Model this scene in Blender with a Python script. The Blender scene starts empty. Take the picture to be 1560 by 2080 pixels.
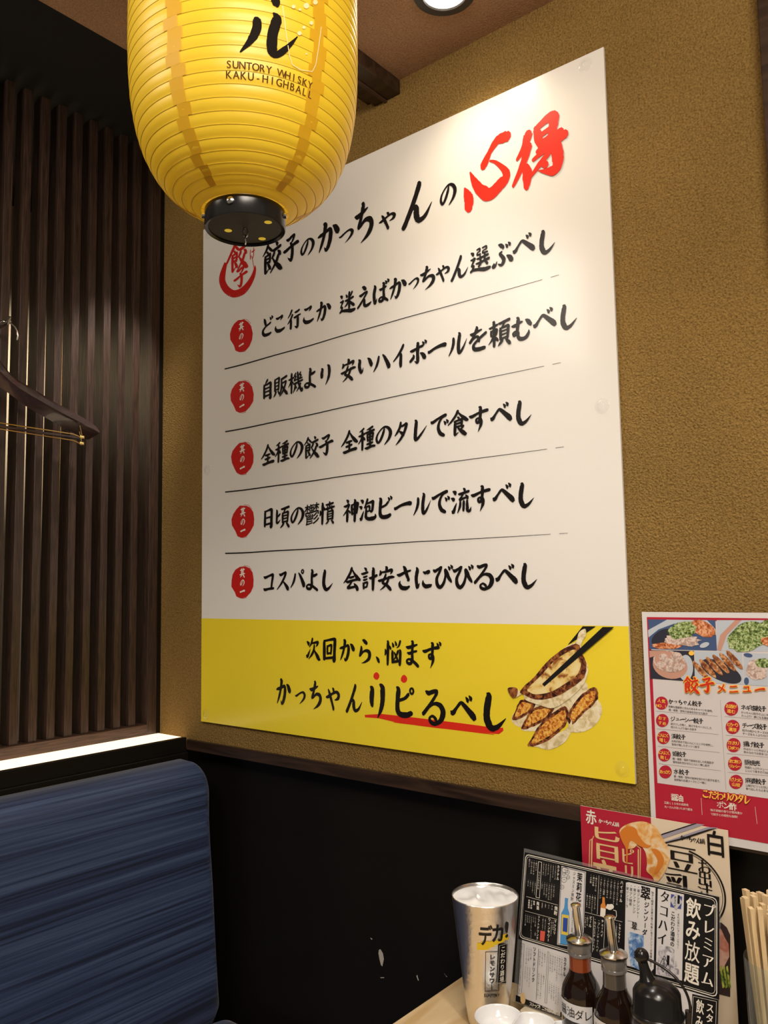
import bpy, bmesh, math, random
from mathutils import Vector, Matrix
R_ = random.Random(7)
scene = bpy.context.scene
COL = scene.collection
# ------------------------------------------------------------------ camera
F_PX = 1651.13
CAM = Vector((1.6236, -1.15, 1.3325))
RIGHT = Vector((0.7731, 0.6341, -0.0163)); UP = Vector((0.0707, -0.0606, 0.9957)); FWD = Vector((-0.6303, 0.7709, 0.0917))
RIGHT.normalize(); FWD.normalize(); UP = RIGHT.cross(FWD).normalized(); RIGHT = FWD.cross(UP)
cd = bpy.data.cameras.new('camera'); cam = bpy.data.objects.new('camera', cd); COL.objects.link(cam)
cd.sensor_fit = 'VERTICAL'; cd.sensor_height = 36; cd.sensor_width = 27; cd.lens = F_PX / 2080 * 36; cd.clip_start = 0.01
cam.matrix_world = Matrix(((RIGHT.x, UP.x, -FWD.x, CAM.x), (RIGHT.y, UP.y, -FWD.y, CAM.y), (RIGHT.z, UP.z, -FWD.z, CAM.z), (0, 0, 0, 1)))
scene.camera = cam
# ------------------------------------------------------------------ world, lights, exposure
scene.view_settings.view_transform = 'Standard'; scene.view_settings.look = 'None'
scene.view_settings.gamma = 1; scene.view_settings.exposure = 0; scene.view_settings.use_curve_mapping = False
w = bpy.data.worlds.new('world'); scene.world = w; w.use_nodes = True
bgn = w.node_tree.nodes['Background']; bgn.inputs[0].default_value = (1.0, 0.86, 0.70, 1); bgn.inputs[1].default_value = 0.20
def lamp(name, typ, loc, target, energy, color, size=0.05, angle=60, blend=0.6, size_y=None):
    l = bpy.data.lights.new(name, typ); o = bpy.data.objects.new(name, l); COL.objects.link(o)
    o.location = loc; l.energy = energy; l.color = color
    d = Vector(target) - Vector(loc); o.rotation_euler = d.to_track_quat('-Z', 'Y').to_euler()
    if typ == 'SPOT': l.spot_size = math.radians(angle); l.spot_blend = blend; l.shadow_soft_size = size
    elif typ == 'AREA': l.size = size; l.shape = 'RECTANGLE' if size_y else 'DISK'; l.size_y = size_y or size
    else: l.shadow_soft_size = size
    return o
WARM = (1.0, 0.80, 0.56); NEUT = (1.0, 0.93, 0.86)
lamp('ceiling_spot_light', 'SPOT', (0.93, -0.125, 2.26), (0.93, -0.125, 1.2), 5, (1.0, .84, .62), 0.03, 130, 1.0)
lamp('poster_spot_light', 'SPOT', (0.92, -0.27, 2.26), (0.86, -0.20, 1.2), 10.5, (1.0, .97, .95), 0.03, 84, 1.0)
lamp('room_light', 'AREA', (1.95, -1.5, 2.27), (1.4, -0.5, 0.8), 12, (1.0, .89, .75), 0.6)  # added general fill from behind the camera, no fixture modelled
lamp('aisle_light', 'AREA', (1.62, -1.0, 2.27), (0.45, 0.0, 1.3), 20, (1.0, .89, .75), 0.7)  # added soft fill for poster and slat fronts, placed to leave slat sides dark
lamp('booth_light', 'AREA', (0.50, -1.30, 2.27), (0.35, 0.0, 1.1), 6.5, (1.0, .87, .72), 0.5)  # extra fill added to brighten the lower left of the poster
lamp('table_spot_light', 'SPOT', (1.65, -0.75, 2.27), (1.10, -0.15, 0.7), 24, NEUT, 0.035, 70, 0.8)
lamp('bench_spot_light', 'SPOT', (0.75, -1.3, 2.27), (0.15, -0.3, 0.9), 12, (.85, .92, 1.0), 0.04, 60, 0.9)
lamp('corner_spot_light', 'SPOT', (0.30, -0.11, 2.26), (0.0, -0.14, 1.76), 26.0, NEUT, 0.02, 38, 0.6)
lamp('neighbour_spot_light', 'SPOT', (-0.2, -0.6, 2.2), (-0.55, -0.15, 1.90), 110, (1.0, .9, .74), 0.04, 46, 1.0)

# ------------------------------------------------------------------ materials
def nodes(m): m.use_nodes = True; return m.node_tree, m.node_tree.nodes['Principled BSDF']
MATS = {}
def mat(name, col, rough=0.5, metal=0.0, spec=0.5, coat=0.0, emit=None, estr=0.0, trans=0.0, ior=1.45, alpha=1.0, noise=None, bump=None, sheen=0):
    """noise=(scale, colour2, stretch xyz, amount)  bump=(scale, strength, distance, stretch)"""
    if name in MATS: return MATS[name]
    m = bpy.data.materials.new(name); nt, b = nodes(m)
    b.inputs['Base Color'].default_value = (*col, 1); b.inputs['Roughness'].default_value = rough
    b.inputs['Metallic'].default_value = metal; b.inputs['Specular IOR Level'].default_value = spec
    b.inputs['Coat Weight'].default_value = coat; b.inputs['Coat Roughness'].default_value = 0.08
    b.inputs['Transmission Weight'].default_value = trans; b.inputs['IOR'].default_value = ior; b.inputs['Alpha'].default_value = alpha
    if emit: b.inputs['Emission Color'].default_value = (*emit, 1); b.inputs['Emission Strength'].default_value = estr
    if noise or bump:
        tc = nt.nodes.new('ShaderNodeTexCoord')
        def tex(scale, stretch, detail=6):
            mp = nt.nodes.new('ShaderNodeMapping'); nt.links.new(tc.outputs['Object'], mp.inputs['Vector'])
            mp.inputs['Scale'].default_value = stretch
            n = nt.nodes.new('ShaderNodeTexNoise'); n.inputs['Scale'].default_value = scale; n.inputs['Detail'].default_value = detail
            nt.links.new(mp.outputs['Vector'], n.inputs['Vector']); return n
        if noise:
            n = tex(noise[0], noise[2]); r = nt.nodes.new('ShaderNodeValToRGB')
            r.color_ramp.elements[0].position = 0.5 - noise[3]; r.color_ramp.elements[1].position = 0.5 + noise[3]
            r.color_ramp.elements[0].color = (*col, 1); r.color_ramp.elements[1].color = (*noise[1], 1)
            nt.links.new(n.outputs['Fac'], r.inputs['Fac']); nt.links.new(r.outputs['Color'], b.inputs['Base Color'])
        if bump:
            n2 = tex(bump[0], bump[3] if len(bump) > 3 else (1, 1, 1)); bp = nt.nodes.new('ShaderNodeBump')
            bp.inputs['Strength'].default_value = bump[1]; bp.inputs['Distance'].default_value = bump[2]
            nt.links.new(n2.outputs['Fac'], bp.inputs['Height']); nt.links.new(bp.outputs['Normal'], b.inputs['Normal'])
    MATS[name] = m; return m
def plaster(name, c1, c2, strength=0.8):
    m = bpy.data.materials.new(name); nt, b = nodes(m); N = nt.nodes; L = nt.links
    tc = N.new('ShaderNodeTexCoord'); b.inputs['Roughness'].default_value = 0.9; b.inputs['Specular IOR Level'].default_value = 0.15
    n = N.new('ShaderNodeTexNoise'); n.inputs['Scale'].default_value = 330; n.inputs['Detail'].default_value = 3; n.inputs['Distortion'].default_value = 0.6
    n2 = N.new('ShaderNodeTexNoise'); n2.inputs['Scale'].default_value = 5; n2.inputs['Detail'].default_value = 2
    v = N.new('ShaderNodeTexVoronoi'); v.inputs['Scale'].default_value = 300; v.inputs['Randomness'].default_value = 1
    for k in (n, n2, v): L.new(tc.outputs['Object'], k.inputs['Vector'])
    r = N.new('ShaderNodeValToRGB'); r.color_ramp.elements[0].position = .33; r.color_ramp.elements[1].position = .60
    r.color_ramp.elements[0].color = (*c1, 1); r.color_ramp.elements[1].color = (*c2, 1)
    L.new(n.outputs['Fac'], r.inputs['Fac'])
    mx = N.new('ShaderNodeMix'); mx.data_type = 'RGBA'; mx.blend_type = 'MULTIPLY'; mx.inputs[0].default_value = 0.35
    r2 = N.new('ShaderNodeValToRGB'); r2.color_ramp.elements[0].position = .3; r2.color_ramp.elements[1].position = .7
    r2.color_ramp.elements[0].color = (.55, .55, .55, 1); r2.color_ramp.elements[1].color = (1, 1, 1, 1)
    L.new(n2.outputs['Fac'], r2.inputs['Fac']); L.new(r.outputs['Color'], mx.inputs[6]); L.new(r2.outputs['Color'], mx.inputs[7])
    L.new(mx.outputs[2], b.inputs['Base Color'])
    ad = N.new('ShaderNodeMath'); ad.operation = 'SUBTRACT'; L.new(n.outputs['Fac'], ad.inputs[0]); 
    ml = N.new('ShaderNodeMath'); ml.operation = 'MULTIPLY'; ml.inputs[1].default_value = 0.35; L.new(v.outputs['Distance'], ml.inputs[0]); L.new(ml.outputs[0], ad.inputs[1])
    bp = N.new('ShaderNodeBump'); bp.inputs['Strength'].default_value = strength; bp.inputs['Distance'].default_value = 0.004
    L.new(ad.outputs[0], bp.inputs['Height']); L.new(bp.outputs['Normal'], b.inputs['Normal'])
    return m
def wood(name, c1, c2, rough=0.45, scale=(1, 1, 1), bumpstr=0.3, coat=0.0):
    m = bpy.data.materials.new(name); nt, b = nodes(m); N = nt.nodes; L = nt.links
    tc = N.new('ShaderNodeTexCoord'); mp = N.new('ShaderNodeMapping'); mp.inputs['Scale'].default_value = scale
    L.new(tc.outputs['Object'], mp.inputs['Vector'])
    n = N.new('ShaderNodeTexNoise'); n.inputs['Scale'].default_value = 9; n.inputs['Detail'].default_value = 8; n.inputs['Distortion'].default_value = 1.2
    oi = N.new('ShaderNodeObjectInfo'); ad = N.new('ShaderNodeVectorMath'); ad.operation = 'ADD'
    sc = N.new('ShaderNodeVectorMath'); sc.operation = 'SCALE'; sc.inputs['Scale'].default_value = 40.0
    cx = N.new('ShaderNodeCombineXYZ'); L.new(oi.outputs['Random'], cx.inputs[0]); L.new(oi.outputs['Random'], cx.inputs[1])
    L.new(cx.outputs[0], sc.inputs[0]); L.new(mp.outputs['Vector'], ad.inputs[0]); L.new(sc.outputs[0], ad.inputs[1])
    L.new(ad.outputs[0], n.inputs['Vector'])
    r = N.new('ShaderNodeValToRGB'); r.color_ramp.elements[0].position = .35; r.color_ramp.elements[1].position = .65
    r.color_ramp.elements[0].color = (*c1, 1); r.color_ramp.elements[1].color = (*c2, 1)
    L.new(n.outputs['Fac'], r.inputs['Fac']); L.new(r.outputs['Color'], b.inputs['Base Color'])
    b.inputs['Roughness'].default_value = rough; b.inputs['Coat Weight'].default_value = coat
    bp = N.new('ShaderNodeBump'); bp.inputs['Strength'].default_value = bumpstr; bp.inputs['Distance'].default_value = 0.001
    L.new(n.outputs['Fac'], bp.inputs['Height']); L.new(bp.outputs['Normal'], b.inputs['Normal'])
    return m
def glassy(name, col, rough=0.02, mixfac=0.12):
    """thin clear sheet: mostly see-through, glossy on top"""
    m = bpy.data.materials.new(name); m.use_nodes = True; nt = m.node_tree; N = nt.nodes; L = nt.links; N.clear()
    o = N.new('ShaderNodeOutputMaterial'); t = N.new('ShaderNodeBsdfTransparent'); t.inputs[0].default_value = (*col, 1)
    g = N.new('ShaderNodeBsdfGlossy'); g.inputs['Roughness'].default_value = rough; d = N.new('ShaderNodeBsdfDiffuse'); d.inputs[0].default_value = (.7, .7, .7, 1)
    lw = N.new('ShaderNodeLayerWeight'); lw.inputs['Blend'].default_value = .5; pw = N.new('ShaderNodeMath'); pw.operation = 'POWER'; pw.inputs[1].default_value = 4
    fr = N.new('ShaderNodeMath'); fr.operation = 'MULTIPLY_ADD'; fr.inputs[1].default_value = .5; fr.inputs[2].default_value = .035; L.new(lw.outputs['Facing'], pw.inputs[0]); L.new(pw.outputs[0], fr.inputs[0])
    a = N.new('ShaderNodeMixShader'); b = N.new('ShaderNodeMixShader'); b.inputs[0].default_value = mixfac
    L.new(fr.outputs[0], a.inputs[0]); L.new(t.outputs[0], a.inputs[1]); L.new(g.outputs[0], a.inputs[2])
    L.new(a.outputs[0], b.inputs[1]); L.new(d.outputs[0], b.inputs[2]); L.new(b.outputs[0], o.inputs[0]); return m

M_PLASTER = plaster('ochre_plaster', (0.185, 0.105, 0.026), (0.315, 0.195, 0.060))
M_CEIL = plaster('brown_plaster', (0.38, 0.215, 0.115), (0.52, 0.31, 0.175), 0.5)
M_SLAT = wood('dark_stained_wood', (0.023, 0.0135, 0.010), (0.060, 0.034, 0.024), 0.33, (26, 26, 1.4), 0.5)
M_RAIL = wood('rail_wood', (0.035, 0.017, 0.011), (0.085, 0.042, 0.026), 0.4, (26, 1.4, 26), 0.4)
M_TRIM = wood('cap_wood', (0.018, 0.010, 0.006), (0.050, 0.027, 0.016), 0.32, (.5, 6, 6), 0.3)
M_BLACKWOOD = mat('black_paint_wood', (0.006, 0.005, 0.004), 0.33, spec=0.3, noise=(3, (0.010, 0.008, 0.006), (1, 1, .2), .2), bump=(30, .15, .001, (1, 1, .1)))
M_DARKCEIL = mat('dark_ceiling', (0.012, 0.011, 0.010), 0.7)
M_TABLE = wood('pale_table_wood', (0.62, 0.42, 0.20), (0.80, 0.62, 0.38), 0.35, (2.5, .35, 2.5), 0.05, 0.2)
M_WHITE = mat('poster_white', (0.80, 0.775, 0.73), 0.24, coat=0.10)
M_YEL = mat('poster_yellow', (0.86, 0.68, 0.035), 0.22, coat=0.12)
M_INK = mat('black_ink', (0.008, 0.006, 0.006), 0.3)
M_RED = mat('red_ink', (0.72, 0.028, 0.012), 0.3)
M_BADGE = mat('badge_red', (0.55, 0.018, 0.015), 0.3)
M_CREAM = mat('cream_ink', (0.85, 0.80, 0.70), 0.4)
M_BLACK = mat('black_print', (0.010, 0.009, 0.009), 0.3)
M_PAPER = mat('white_paper', (0.70, 0.68, 0.68), 0.35)
M_MRED = mat('menu_red', (0.46, 0.017, 0.042), 0.35)
M_MYEL = mat('menu_yellow', (0.95, 0.55, 0.08), 0.4)
M_GOLDINK = mat('gold_ink', (0.80, 0.56, 0.27), 0.4)
M_BEIGE = mat('beige_paper', (0.78, 0.66, 0.50), 0.4)
M_STEEL = mat('steel', (0.62, 0.60, 0.56), 0.18, metal=1.0)
M_GOLD = mat('brass', (0.80, 0.56, 0.22), 0.22, metal=1.0)
M_BLKPLASTIC = mat('black_plastic', (0.012, 0.011, 0.011), 0.22)
M_NAVY = None

# ------------------------------------------------------------------ helpers
def link(o, parent=None):
    COL.objects.link(o)
    if parent:
        o.parent = parent; o.matrix_parent_inverse = Matrix.Identity(4)
    return o
def worldloc(o):
    v = Vector((0, 0, 0))
    while o: v += o.location; o = o.parent
    return v
def thing(name, label, cat, loc, group=None, kind=None):
    o = bpy.data.objects.new(name, None); o.location = loc; COL.objects.link(o); o.empty_display_size = .05
    if label: o['label'] = label
    if cat: o['category'] = cat
    if group: o['group'] = group
    if kind: o['kind'] = kind
    return o
class MB:
    """collects geometry given in world coordinates, then links ONE mesh object"""
    def __init__(s): s.v = []; s.f = []; s.m = []; s.mi = 0
    def add(s, vs, fs):
        k = len(s.v); s.v += [tuple(q) for q in vs]; s.f += [tuple(i + k for i in f) for f in fs]; s.m += [s.mi] * len(fs); return s
    def box(s, a, b):
        x0, y0, z0 = a; x1, y1, z1 = b
        return s.add([(x0, y0, z0), (x1, y0, z0), (x1, y1, z0), (x0, y1, z0), (x0, y0, z1), (x1, y0, z1), (x1, y1, z1), (x0, y1, z1)],
                     [(0, 3, 2, 1), (4, 5, 6, 7), (0, 1, 5, 4), (1, 2, 6, 5), (2, 3, 7, 6), (3, 0, 4, 7)])
    def lathe(s, prof, c, n=40, closed_top=False, closed_bot=False, axis=None):
        """prof: list of (r, z) ; c=(x,y,z0)"""
        vs = []; M = axis or Matrix.Identity(3)
        for r, z in prof:
            for i in range(n):
                a = 2 * math.pi * i / n
                vs.append(Vector(c) + M @ Vector((r * math.cos(a), r * math.sin(a), z)))
        fs = []
        for j in range(len(prof) - 1):
            for i in range(n):
                fs.append((j * n + i, j * n + (i + 1) % n, (j + 1) * n + (i + 1) % n, (j + 1) * n + i))
        if closed_bot: fs.append(tuple(range(n - 1, -1, -1)))
        if closed_top: fs.append(tuple(range((len(prof) - 1) * n, len(prof) * n)))
        return s.add(vs, fs)
    def tube(s, pts, r, n=10, cap=True):
        pts = [Vector(p) for p in pts]; rs = r if isinstance(r, (list, tuple)) else [r] * len(pts); vs = []
        ref = Vector((0, 0, 1)); prev = None
        for i, p in enumerate(pts):
            t = (pts[min(i + 1, len(pts) - 1)] - pts[max(i - 1, 0)]).normalized()
            if prev is None:
                u = t.cross(ref) if abs(t.dot(ref)) < .95 else t.cross(Vector((1, 0, 0)))
            else: u = prev - t * prev.dot(t)
            u.normalize(); prev = u; v = t.cross(u)
            for k in range(n):
                a = 2 * math.pi * k / n; vs.append(p + (u * math.cos(a) + v * math.sin(a)) * rs[i])
        fs = [(j * n + k, j * n + (k + 1) % n, (j + 1) * n + (k + 1) % n, (j + 1) * n + k) for j in range(len(pts) - 1) for k in range(n)]
        if cap: fs += [tuple(range(n - 1, -1, -1)), tuple(range((len(pts) - 1) * n, len(pts) * n))]
        return s.add(vs, fs)
    def sphere(s, c, r, n=14, sz=1.0):
        prof = [(max(1e-5, r * math.sin(math.pi * i / 8)), -r * sz * math.cos(math.pi * i / 8)) for i in range(9)]
        return s.lathe(prof, c, n)
    def build(s, name, m, parent=None, smooth=False, bevel=0, kind=None, label=None, sharp=40):
        o0 = worldloc(parent) if parent else Vector((0, 0, 0))
        me = bpy.data.meshes.new(name); me.from_pydata([tuple(Vector(q) - o0) for q in s.v], [], s.f)
        for mm in (m if isinstance(m, (list, tuple)) else [m]): me.materials.append(mm)
        if any(s.m): me.polygons.foreach_set('material_index', s.m)
        me.update(); me.validate()
        if smooth:
            for p in me.polygons: p.use_smooth = True
            try: me.set_sharp_from_angle(angle=math.radians(sharp))
            except Exception: pass
        o = bpy.data.objects.new(name, me); link(o, parent)
        if bevel:
            b = o.modifiers.new('bevel', 'BEVEL'); b.width = bevel; b.segments = 2; b.limit_method = 'ANGLE'
        if kind: o['kind'] = kind
        if label: o['label'] = label
        return o
def bx(name, a, b, m, parent=None, bevel=0, **k): return MB().box(a, b).build(name, m, parent, bevel=bevel, **k)
def tag(o, label=None, cat=None, group=None, kind=None):
    if label: o['label'] = label
    if cat: o['category'] = cat
    if group: o['group'] = group
    if kind: o['kind'] = kind
    return o
def ray(x, y): return (FWD + RIGHT * ((x - 780) / F_PX) - UP * ((y - 1040) / F_PX))
class Flat:
    """a printed sheet: local a to the right, b up, lift towards the viewer, metres"""
    def __init__(s, o, ux, uy): s.o = Vector(o); s.ux = Vector(ux).normalized(); s.uy = Vector(uy).normalized(); s.n = s.ux.cross(s.uy).normalized()
    def w(s, a, b, l=0): return s.o + s.ux * a + s.uy * b + s.n * l
    def at(s, x, y):
        d = ray(x, y); t = (s.o - CAM).dot(s.n) / d.dot(s.n); p = CAM + d * t - s.o; return (p.dot(s.ux), p.dot(s.uy))
class Round:
    """an upright round body: a = angle*reference radius, b = height"""
    def __init__(s, x, y, rf, rr): s.x = x; s.y = y; s.rf = rf; s.rr = rr
    def w(s, a, b, l=0):
        r = s.rf(b) + l; t = a / s.rr; return Vector((s.x + r * math.cos(t), s.y + r * math.sin(t), b))
    def at(s, px, py):
        d = ray(px, py); r = s.rr
        for _ in range(8):
            ox, oy = CAM.x - s.x, CAM.y - s.y; A = d.x ** 2 + d.y ** 2; B = 2 * (ox * d.x + oy * d.y); Cc = ox * ox + oy * oy - r * r
            t = (-B - math.sqrt(max(0, B * B - 4 * A * Cc))) / 2 / A; p = CAM + d * t; r = s.rf(p.z)
        return (math.atan2(p.y - s.y, p.x - s.x) * s.rr, p.z)

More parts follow.
